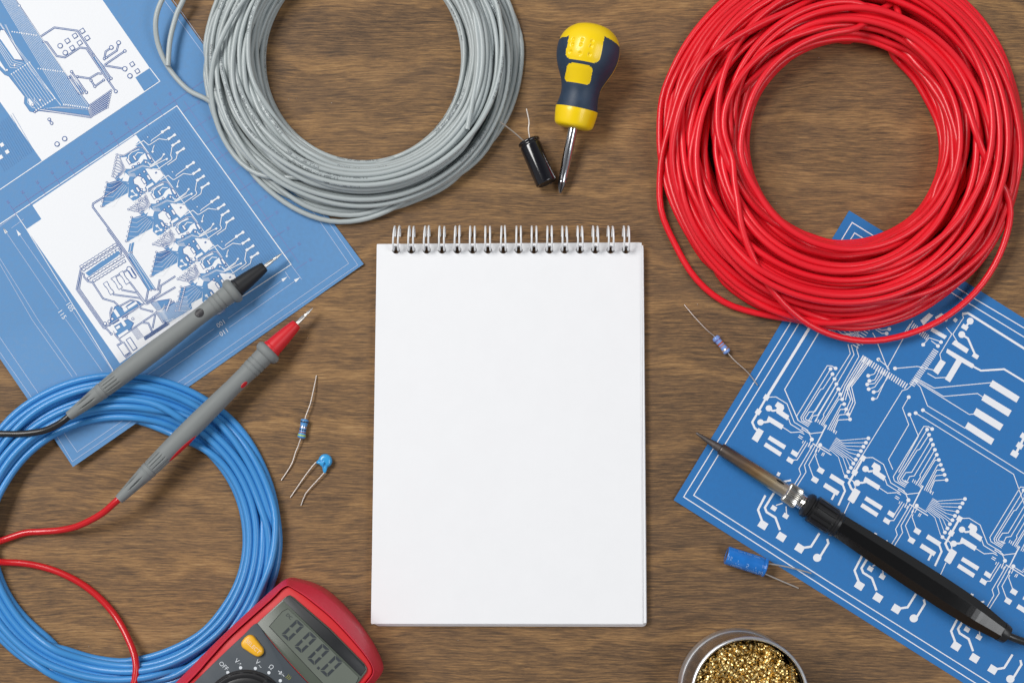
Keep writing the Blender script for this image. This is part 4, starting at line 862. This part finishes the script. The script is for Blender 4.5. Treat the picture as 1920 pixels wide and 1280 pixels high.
# ================================================================== soldering iron
def iron():
    p0 = P(1305, 811, .0040); p1 = P(1893, 1193, .0095); Lt = (p1 - p0).length; K = Lt / math.hypot(588, 382)
    # the thick collar carries the front, the handle's end carries the rear
    rt = root('soldering_iron', P(1560, 980, 0), 'soldering iron with black handle and steel barrel on the strong blue sheet', 'soldering iron')
    p0 = P(1305, 811, .0068); p1 = P(1893, 1193, .0098)
    TIP = mat('oxidised_tip', (104, 98, 96), .5, .8, var=.12, vscale=500, bump=.15)
    m, nt, b = new_mat('heat_tinted_steel'); N, Lk = nt.nodes, nt.links
    tc = N.new('ShaderNodeTexCoord'); mp = N.new('ShaderNodeMapping')
    ax = (p1 - p0).normalized(); ang = math.atan2(ax.y, ax.x); mp.vector_type = 'TEXTURE'; mp.inputs['Rotation'].default_value = (0, 0, ang)
    b0 = P(1560, 980, 0); q = P(1353, 842, 0) - b0; mp.inputs['Location'].default_value = (q.x, q.y, 0)
    Lk.new(tc.outputs['Object'], mp.inputs[0]); sx = N.new('ShaderNodeSeparateXYZ'); Lk.new(mp.outputs[0], sx.inputs[0])
    no = N.new('ShaderNodeTexNoise'); no.inputs['Scale'].default_value = 260; no.inputs['Detail'].default_value = 5; Lk.new(tc.outputs['Object'], no.inputs['Vector'])
    ad = N.new('ShaderNodeMath'); ad.operation = 'MULTIPLY_ADD'; Lk.new(no.outputs['Fac'], ad.inputs[0]); ad.inputs[1].default_value = .012; Lk.new(sx.outputs['X'], ad.inputs[2])
    mr = N.new('ShaderNodeMapRange'); mr.inputs[1].default_value = .003; mr.inputs[2].default_value = .05; Lk.new(ad.outputs[0], mr.inputs[0])
    cr = N.new('ShaderNodeValToRGB'); Lk.new(mr.outputs[0], cr.inputs[0]); e = cr.color_ramp.elements
    e[0].color = lin(112, 104, 100); e[1].position = 1; e[1].color = lin(222, 212, 200)
    for pz, c in ((.3, (150, 128, 112)), (.5, (186, 150, 110)), (.72, (206, 184, 150))): x = e.new(pz); x.color = lin(*c)
    Lk.new(cr.outputs[0], b.inputs['Base Color']); b.inputs['Metallic'].default_value = 1; b.inputs['Roughness'].default_value = .36
    STL = m; CHR = mat('bright_nickel', (225, 222, 216), .2, 1.0, var=.03); BK = mat('gloss_black_bakelite', (18, 18, 19), .14, var=.05, vscale=30, coat=.25); BK2 = mat('black_moulded_plastic', (28, 28, 30), .36, var=.05)
    def seg(name, prof, m, sg=48, fn=None, sm=True, ang=35):
        b = MB(); lathe(b, p0, p1, [(a * K, c * K) for a, c in prof], sg, 0, True, fn); return place(name, b, [m], rt, ang=ang, smooth=sm)
    seg('tip', smoothprof([(0, 1.2), (3, 2.6), (12, 3.6), (25, 5.0), (38, 6.6), (50, 8.0), (57, 8.2), (60, 8)], 3), TIP, 32)
    bar = seg('barrel', [(55, 9.5), (56, 11.6), (58, 12.2), (120, 13.0), (206, 14.2), (206.5, 13.5)], STL, 48)
    vt = MB(); R0 = lambda t_: np.interp(t_ / K, [58, 120, 206], [12.2, 13.0, 14.2]) * K
    surf_patch(vt, p0, p1, R0, 184 * K, -.62, 10.5 * K, 3.2 * K, .00012); place('vent_slot', vt, [mat('dark_vent_void', (12, 10, 8), .8)], bar)
    kn = lambda t_, ph: .00022 * math.sin(ph * 33)
    seg('knurled_nut', [(203, 15.5), (205, 18.4), (207, 19.5), (230, 19.8), (232, 18.6), (233, 15)], CHR, 264, kn)
    seg('threaded_collar', [(231, 15), (236, 15.2), (237, 14.4), (239, 15.2), (241, 14.4), (243, 15.2), (245, 14.4), (248, 15)], CHR, 48)
    rb = lambda t_, ph: (-.0007 if (math.sin(ph * 15) < -.55 and 268 * K < t_ < 306 * K) else 0)
    seg('clamp_cap', [(244, 15), (246, 21), (250, 24.5), (257, 25), (259, 22), (262, 22), (264, 27), (268.5, 27.6), (269, 27.2), (305, 26.5), (305.6, 27), (309, 27), (310, 24.5), (315, 24.5), (316, 26), (321, 25.5), (324, 22)], BK2, 240, rb)
    # octagonal handle: swells gently, then tapers in flat facets
    hb = MB(); prof = [(318, 20.5), (322, 23), (330, 23.6), (400, 26), (470, 28.2), (540, 29), (590, 28.4), (625, 26.8), (645, 24), (668, 20.8), (684, 18.6), (685, 15)]
    lathe(hb, p0, p1, [(a * K, c * K * 1.04) for a, c in smoothprof(prof, 3)], 8, 0, True, ph0=math.radians(22.5 + 6))
    me = place('handle', hb, [BK], rt, smooth=False)
    bv = me.modifiers.new('soft edges', 'BEVEL'); bv.width = .0012; bv.segments = 3; bv.limit_method = 'ANGLE'; bv.angle_limit = math.radians(12)
    seg('end_ferrule', [(681, 15), (682, 19.4), (689, 19), (696, 17.0), (698, 8)], BK2, 48)
    cb = MB(); tube(cb, [p0 + (p1 - p0) * (t_ * K / Lt) for t_ in (690, 697)] + path([(1905, 1197, .0088), (1930, 1204, .007), (1985, 1208, .003), (2040, 1204, .0024)]), 7.2 * S0, 14); place('power_cable', cb, [BCB], rt)
iron()
# ================================================================== stubby screwdriver
def screwdriver():
    K = SC(1080, 200, .012)
    tip = P(1050, 362, .0030); butt = P(1111.5, 56, .0205); d = (butt - tip).normalized()
    rt = root('screwdriver', P(1085, 200, 0), 'stubby cross-head screwdriver with yellow and blue handle', 'screwdriver')
    YE = mat('yellow_handle_plastic', (250, 212, 8), .34, var=.03, vscale=60, coat=.15); BU = mat('worn_blue_grip_rubber', (44, 61, 82), .5, var=.16, vscale=110, bump=.15, bscale=900, spec=.4)
    ST = mat('chromed_shaft', (205, 206, 210), .2, 1.0, var=.03); HO = mat('dimple_shadow_plastic', (214, 170, 6), .5)
    prof = smoothprof([(123, 20), (124, 28), (127, 34), (133, 37), (150, 39.5), (158, 39.8), (161, 39.4), (168, 37.6), (180, 35.6), (192, 35.6), (205, 38.5), (220, 45), (235, 52), (250, 56.8), (265, 58.5), (280, 57.4), (292, 53.5), (302, 47), (310, 38), (315, 29), (318.5, 16), (319.5, 3)], 8)
    prof = [p for p in prof]
    DM = [(545 + 5, 223), (612, 230), (675, 242), (545, 258), (603, 262), (668, 275), (533, 305), (595, 320), (658, 327)]
    dim = []
    for x, y in DM:
        px, py = 920 + x / 3.556 - 1050, 20 + y / 3.556 - 362
        dim.append((px * .2 * 1 + -py * .98, px * .98 + py * .2))
    def zone(t_, lat, ph):
        if t_ < 159.5: return 0
        if t_ > 296 - .0042 * (lat - 6) ** 2: return 0
        f = math.cos(ph) > 0
        def rb(x, y, x0, x1, y0, y1, r_):
            dx = max(x0 + r_ - x, x - x1 + r_, 0); dy = max(y0 + r_ - y, y - y1 + r_, 0); return dx * dx + dy * dy < r_ * r_
        if f and rb(lat, t_, -40, 24, 243, 400, 11): return 0
        if f and rb(lat, t_, -33, 15, 203, 236, 8): return 0
        if 1.40 < ph < 2.5 and t_ > 196: return 0
        if lat < -40 and rb(lat, t_, -70, -38, 282, 400, 9) : return 0
        return 1
    def lateral(t_, ph, r_): return r_ / K * math.sin(ph) * -1
    b = MB(); SEG_ = 320
    rr = lambda t_: np.interp(t_, [p[0] for p in prof], [p[1] for p in prof])
    def f_m(t_, ph): return 0
    def mt(t_, ph):
        tp = t_ / K; return zone(tp, rr(tp) * math.sin(ph), ph % (2 * math.pi))
    def fx(t_, ph):
        tp = t_ / K; lat = rr(tp) * math.sin(ph); e = 0
        # recess the rubber slightly round the edges of the hard plastic
        if zone(tp, lat, ph): e += .0001
        if math.cos(ph) > 0:
            for (a, c) in dim:
                q = ((tp - a) ** 2 + (lat - c) ** 2) / 3.4 ** 2
                if q < 1: e -= .0009 * (1 - q)
        return e
    # resample densely for crisp colour borders
    dense = []
    for i in range(len(prof) - 1):
        (t0, r0), (t1, r1) = prof[i], prof[i + 1]; n = max(1, int((t1 - t0) / 1.3))
        for k in range(n): dense.append((t0 + (t1 - t0) * k / n, r0 + (r1 - r0) * k / n))
    dense.append(prof[-1])
    lathe(b, tip, butt, [(a * K, c * K) for a, c in dense], SEG_, 0, True, fx, mt)
    place('handle', b, [YE, BU], rt, ang=180)
    s = MB(); lathe(s, tip, butt, [(a * K, c * K) for a, c in [(21, 8.2), (52, 8.6), (53, 9.1), (127, 9.4)]], 40); place('shaft', s, [ST], rt)
    DK = mat('dark_tip_steel', (128, 126, 128), .3, 1.0, var=.08)
    t2 = MB(); lathe(t2, tip, butt, [(a * K, c * K) for a, c in [(0, 1.2), (3, 3.0), (14, 6.8), (24, 8.3), (30, 8.55)]], 96, 0, True, lambda t_, ph: -.0011 * ss(.55, .98, abs(math.sin(2 * (ph + .5)))) * (1 - ss(14 * K, 32 * K, t_)) * (t_ > 1.5 * K)); place('cross_tip', t2, [DK], rt)
screwdriver()
# ================================================================== small electronic parts
LEAD = mat('tinned_lead', (206, 198, 192), .55, 1.0, var=.01)
def resistor(a, b, za, zb, rpx, leads, bands, rgb, label):
    rt = root('resistor', P((a[0] + b[0]) / 2, (a[1] + b[1]) / 2, 0), label, 'resistor', 'axial resistors')
    p0, p1 = P(*a, za), P(*b, zb); L_ = (p1 - p0).length; R_m = rpx * S0
    pr = [(0, .15), (.01, .55), (.04, .85), (.10, 1.0), (.18, 1.0), (.26, .88), (.34, .84), (.66, .84), (.74, .88), (.82, 1), (.90, 1.0), (.96, .85), (.99, .55), (1, .15)]
    sp = smoothprof(pr, 6)
    b_ = MB(); mats_ = [mat('blue_resistor_lacquer', rgb, .3, coat=.3)] + [mat('colour_band', c, m_[0], m_[1]) for _, _, c, m_ in bands]
    def mt(t_, ph):
        q = t_ / L_
        for i, (c0, w_, _, _) in enumerate(bands):
            if abs(q - c0) < w_ / 2: return i + 1
        return 0
    de = []
    for i in range(len(sp) - 1):
        for k in range(2): de.append((sp[i][0] + (sp[i + 1][0] - sp[i][0]) * k / 2, sp[i][1] + (sp[i + 1][1] - sp[i][1]) * k / 2))
    de.append(sp[-1])
    lathe(b_, p0, p1, [(q * L_, r_ * R_m) for q, r_ in de], 36, 0, True, None, mt); place('resistor_body', b_, mats_, rt)
    for l in leads:
        t_ = MB(); tube(t_, path(l), .00032, 8); place('wire_lead', t_, [LEAD], rt)
D_ = (.35, 0.0); MT = (.3, .8)
resistor((572, 785), (564.6, 822), .0023, .0023, 7.6, [[(572, 788, .0023), (573, 781, .0023), (582, 756, .0025), (588, 730, .002), (593.6, 703.5, .0006)], [(565, 819, .0023), (563, 824, .0022), (559, 836, .0018), (554, 848, .0016), (546, 871, .0012), (527.5, 900, .0005)]],
         [(.16, .07, (24, 26, 44), D_), (.42, .08, (196, 190, 200), MT), (.56, .08, (20, 22, 48), D_), (.68, .06, (150, 74, 60), D_), (.84, .07, (170, 200, 70), D_)], (84, 148, 208), 'striped blue resistor beside the blue coil, under the red probe tip')
resistor((1340, 631), (1365, 661.5), .0022, .0022, 7.4, [[(1342, 634, .0022), (1338, 629, .0022), (1325, 618, .0026), (1304, 596, .0018), (1283, 571, .0005)], [(1363, 658, .0022), (1367, 664, .0023), (1379, 677, .0026), (1402, 698, .0026), (1420.5, 722, .0014)]],
         [(.22, .05, (120, 96, 150), D_), (.42, .07, (178, 92, 72), D_), (.56, .07, (176, 120, 96), D_), (.80, .08, (226, 206, 196), MT)], (124, 156, 218), 'pale periwinkle resistor with brown bands, one lead on the strong blue sheet')
def can(a, b, za, rpx, body, top, leads, label, name='capacitor', prt=None, extra=None):
    rt = root(name, P((a[0] + b[0]) / 2, (a[1] + b[1]) / 2, 0), label, 'capacitor')
    p0, p1 = P(*a, za), P(*b, za); L_ = (p1 - p0).length; R_m = rpx * SC(a[0], a[1], za); n = L_ / R_m
    # a = lead end with the crimp, b = closed end
    pr = [(0.10, .82), (.0, .86), (0, .97), (.06, 1.03), (.16, 1.04), (.24, 1.0), (.30, .92), (.38, .92), (.46, .99), (.56, 1.0), (n - .14, 1.0), (n - .05, .985), (n, .92), (n, .80), (n - .03, .78)]
    b_ = MB(); lathe(b_, p0, p1, [(q * R_m, r_ * R_m) for q, r_ in pr], 64, 0, False); place('sleeve', b_, [body], rt, ang=45)
    e = MB(); lathe(e, p0, p1, [((n - .04) * R_m, .001 * R_m), ((n - .04) * R_m, .8 * R_m)][::1], 40, 0, False); place('can_top', e, [top], rt)
    e = MB(); lathe(e, p0, p1, [(.09 * R_m, .001 * R_m), (.09 * R_m, .85 * R_m)], 40, 0, False); place('rubber_seal', e, [BKR], rt)
    for l in leads:
        t_ = MB(); tube(t_, path(l), .00042, 8); place('wire_lead', t_, [LEAD], rt)
    if prt:
        t_ = MB(); ax, up, sd = frame(p1 - p0)
        for (s, q, ph, size, rot) in prt:
            for pl in text_polys(s, size):
                vs = []
                for x, y in pl:
                    if rot: x, y = (-y, x) if rot == 1 else (-x, -y)
                    aa = ph + y / R_m; vs.append(p0 + ax * (q * L_ + x) + (up * math.cos(aa) + sd * math.sin(aa)) * (R_m + .00006))
                t_.add(vs, [tuple(range(len(vs)))])
        place('sleeve_print', t_, [mat('pale_sleeve_print', (128, 168, 222), .4)], [o for o in rt.children if o.name.startswith('sleeve')][0], smooth=False)
can((991, 264), (1025, 344), .0060, 20.5, mat('gloss_black_sleeve', (20, 20, 26), .16, var=.04, coat=.6), mat('black_can_top', (38, 38, 42), .35, .5), [[(994, 268, .0058), (993.5, 262, .0058), (991, 243, .0066), (992, 228, .0072), (987, 204, .0084)], [(985, 272, .0062), (982, 265, .0064), (962, 247, .0088), (938, 229, .0135)]],
    'glossy black cylindrical capacitor beside the screwdriver tip')
can((1436, 1064), (1362, 1040), .0050, 17.3, mat('gloss_blue_sleeve', (30, 114, 200), .25, var=.12, vscale=160, coat=.5, bump=.05), mat('aluminium_top', (190, 190, 190), .3, 1), [[(1432, 1056, .0052), (1441, 1056, .0052), (1480, 1063, .0048), (1521, 1074, .0036)], [(1428, 1073, .004), (1434, 1075, .004), (1464, 1088, .0026), (1497, 1102, .0008)]],
    'blue cylindrical capacitor beside the edge of the strong blue sheet',
    prt=[('35', .93, -.2, .0030, 2), ('V', .72, -.35, .0036, 2), ('5', .47, -.42, .0036, 2), ('V', .27, -.45, .0034, 2), ('1000uF  1000uF', .52, -1.0, .0024, 2), ('105 C 35V  1000', .5, .95, .0018, 2), ('85 C', .06, -.95, .0022, 1), ('50', .12, -.75, .0026, 2)])
def disc():
    rt = root('capacitor', P(608, 870, 0), 'small blue ceramic disc capacitor with two bent leads', 'capacitor')
    c = P(609.5, 864, .0022); m = MB(); K = SC(609, 864); BL = mat('glossy_blue_ceramic', (58, 160, 222), .3, coat=.4, var=.03)
    legs = [Vector((592.5, 867)), Vector((608.5, 887))]; C = Vector((610, 863.5)); rows = []
    N_ = 72; out = []
    for k in range(N_):
        a = 2 * math.pi * k / N_; d = Vector((math.cos(a), math.sin(a))); r_ = 13.0
        for l in legs:
            v = l - C; ln = v.length; dd = math.atan2(d.cross(v), d.dot(v)) if False else abs((math.atan2(v.y, v.x) - a + math.pi) % (2 * math.pi) - math.pi)
            r_ = max(r_, ln * math.exp(-(dd / .30) ** 2) if ln * math.exp(-(dd / .30) ** 2) > 12.3 else r_, 12.3 + (ln - 12.3) * math.exp(-(dd / .26) ** 2))
        out.append((d, r_))
    RR = [(1.0, .0), (.97, .35), (.88, .68), (.70, .90), (.45, .98), (.2, 1.0)]
    vs = []; H = .0021
    for s_ in (1, -1):
        for q, h in RR:
            for d, r_ in out:
                th_ = H * (1 if r_ < 13.2 else max(.35, 1 - (r_ - 13.2) / 12))
                p = P(C.x + d.x * r_ * q, C.y + d.y * r_ * q, .0023); vs.append((p.x, p.y, .0023 + s_ * h * th_))
    fs = []; R2 = len(RR)
    for s_ in range(2):
        o = s_ * R2 * N_
        for j in range(R2 - 1):
            for k in range(N_):
                f = (o + j * N_ + k, o + j * N_ + (k + 1) % N_, o + (j + 1) * N_ + (k + 1) % N_, o + (j + 1) * N_ + k); fs.append(f if s_ else f[::-1])
        f = tuple(o + (R2 - 1) * N_ + k for k in range(N_)); fs.append(f if s_ else f[::-1])
    m.add(vs, fs); place('disc_body', m, [BL], rt, ang=70)
    for l in ([(594, 866, .0023), (589, 870, .0022), (572, 892, .0016), (544.5, 932, .0005)], [(608.5, 884, .0023), (606, 888, .0022), (577, 920, .0014), (570, 932, .001), (564.5, 947, .0005)]):
        t_ = MB(); tube(t_, path(l), .00032, 8); place('wire_lead', t_, [LEAD], rt)
disc()
# ================================================================== tin of brass wool
def tin():
    hz = .034
    c1 = P(1405.5, 1306, hz); K1 = SC(1405, 1306, hz); R1 = 112.5 * K1
    c0 = P(1384, 1292, .001); K0 = SC(1384, 1292, 0); R0 = 112.5 * K0
    c0 = Vector((c0.x, c0.y, 0))
    TI = mat('brushed_tinplate', (196, 196, 198), .26, 1.0, var=.05, vscale=300, stretch=(1, 1, .1)); TR = mat('rolled_tin_rim', (236, 237, 240), .38, 1.0, var=.03); TD = mat('shade_dark_tin_inside', (70, 62, 50), .5, .6)  # tin inside is coloured dark, painting in the shade between the wool
    rt = root('tin', c0, 'round open tin at the bottom edge, filled with brass wool', 'tin')
    prof = [(.0004, .98, 1), (.0004, 1.0, 1), (.0009, 1.014, 1), (.0018, 1.014, 1), (.0026, .992, 1), (.0030, .986, 1), (.0034, 1.000, 1), (.0044, .998, 1), (.0052, .965, 0), (.012, .96, 0), (.024, .970, 0), (.031, .965, 0)]
    def loft(mb, pr, seg=128):
        vs = []
        for z, f, *_ in pr:
            q = z / hz; c = Vector((c0.x * (1 - q) + c1.x * q, c0.y * (1 - q) + c1.y * q, z)); r_ = (R0 * (1 - q) + R1 * q) * f
            for k in range(seg): a = 2 * math.pi * k / seg; vs.append((c.x + r_ * math.cos(a), c.y + r_ * math.sin(a), z))
        fs = []
        for j in range(len(pr) - 1):
            for k in range(seg): fs.append((j * seg + k, j * seg + (k + 1) % seg, (j + 1) * seg + (k + 1) % seg, (j + 1) * seg + k))
        mb.add(vs, fs)
    b = MB(); loft(b, prof[8:]); place('tin_wall', b, [TI], rt)
    b = MB(); loft(b, prof[:9]); place('base_bead', b, [TR], rt, ang=80)
    b = MB(); loft(b, [(hz + .0011 * math.sin(a), .966 + .030 * math.cos(a)) for a in [math.pi * (.5 + k / 5) * 1.0 for k in range(11)]][::1]); place('rolled_rim', b, [TR], rt, ang=80)
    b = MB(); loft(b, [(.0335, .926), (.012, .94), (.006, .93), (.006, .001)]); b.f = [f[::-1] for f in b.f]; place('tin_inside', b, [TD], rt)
    BR = mat('bright_brass', (236, 208, 142), .34, 1.0, var=.08, vscale=400)
    w = MB(); g = np.random.default_rng(3)
    V_, F_ = [], []
    for k in range(1500):
        rr_ = math.sqrt(g.random()) * R1 * .90; a = g.random() * 2 * math.pi; hgt = hz - .0045 - .012 * g.random() ** 1.3 - .006 * (rr_ / R1) ** 5
        x, y = rr_ * math.cos(a), rr_ * math.sin(a)
        lump = .004 * math.sin(x * 190 + 1) * math.cos(y * 170) 
        # a hollow beside the upper right wall
        if math.hypot(x - R1 * .62, y - R1 * .62) < R1 * .20: hgt -= .014
        q = hz / hz; base = Vector((c1.x + x, c1.y + y, max(.008, hgt + lump)))
        d = Vector((g.normal(), g.normal(), g.normal() * .45)).normalized(); u = d.orthogonal().normalized(); v = d.cross(u)
        ln = g.uniform(.008, .018); hr = g.uniform(.0009, .0020); pit = g.uniform(.0016, .0034); n = int(ln / pit * 9) + 2; wd = g.uniform(.0003, .0006)
        bend = Vector((g.normal(), g.normal(), g.normal() * .3)) * .0022; ph0 = g.random() * 6.28
        o = len(V_)
        for i in range(n):
            t_ = i / (n - 1); ph = ph0 + t_ * ln / pit * 2 * math.pi
            c = base + d * (t_ - .5) * ln + bend * (4 * (t_ - .5) ** 2); rad = u * math.cos(ph) + v * math.sin(ph)
            e = (d + rad * .25).normalized() * wd
            for s_ in (-1, 1):
                p = c + rad * hr + e * s_
                dx, dy = p.x - c1.x, p.y - c1.y; r2 = math.hypot(dx, dy); lim = R1 * .91
                if r2 > lim: dx *= lim / r2; dy *= lim / r2
                V_.append((c1.x + dx, c1.y + dy, min(max(p.z, .0065), hz + .001)))
            if i: F_.append((o + 2 * i - 2, o + 2 * i - 1, o + 2 * i + 1, o + 2 * i))
    w.add(V_, F_); ob = place('brass_wool', w, [BR], base=Vector((c0.x, c0.y, .006)), label='tangled golden brass wool shavings filling the round tin', cat='brass wool', ang=180)
tin()
# ================================================================== camera and light
cd = bpy.data.cameras.new('camera'); cam = bpy.data.objects.new('camera', cd); COL.objects.link(cam)
cam.location = CAMLOC; cam.rotation_euler = (TH, 0, 0); cd.sensor_width = 36; cd.lens = 36 * F / 1920; cd.clip_start = .02; cd.clip_end = 20
sc.camera = cam
w = bpy.data.worlds.new('World'); sc.world = w; w.use_nodes = True; bg = w.node_tree.nodes['Background']
N_, L_ = w.node_tree.nodes, w.node_tree.links      # a room: dim ceiling overhead, lighter walls around
tc_ = N_.new('ShaderNodeTexCoord'); sx_ = N_.new('ShaderNodeSeparateXYZ'); L_.new(tc_.outputs['Generated'], sx_.inputs[0])
rp_ = N_.new('ShaderNodeValToRGB'); L_.new(sx_.outputs['Z'], rp_.inputs[0]); e_ = rp_.color_ramp.elements
e_[0].position = 0.0; e_[0].color = (.30, .31, .32, 1); e_[1].position = 1.0; e_[1].color = (.05, .052, .055, 1)
q_ = e_.new(.55); q_.color = (.26, .265, .27, 1); q_ = e_.new(.85); q_.color = (.11, .113, .117, 1)
L_.new(rp_.outputs[0], bg.inputs[0]); bg.inputs[1].default_value = .95
def area(name, loc, size, power, col=(1, 1, 1), tgt=(0, 0, 0), sy=None):
    l = bpy.data.lights.new(name, 'AREA'); l.energy = power; l.color = col; l.shape = 'RECTANGLE'; l.size = size; l.size_y = sy or size
    o = bpy.data.objects.new(name, l); COL.objects.link(o); o.location = loc
    o.rotation_euler = (Vector(tgt) - Vector(loc)).to_track_quat('-Z', 'Y').to_euler(); return o
area('softbox_key', (-1.45, .80, 2.15), 1.7, 65, (1, .985, .96), sy=.9)
area('softbox_fill', (1.35, -.35, 2.0), 1.4, 17, (.96, .98, 1), sy=.8)
sc.view_settings.view_transform = 'Standard'; sc.view_settings.look = 'None'; sc.view_settings.gamma = 1; sc.view_settings.exposure = 0; sc.view_settings.use_curve_mapping = False
sc.cycles.use_denoising = True; sc.cycles.max_bounces = 6
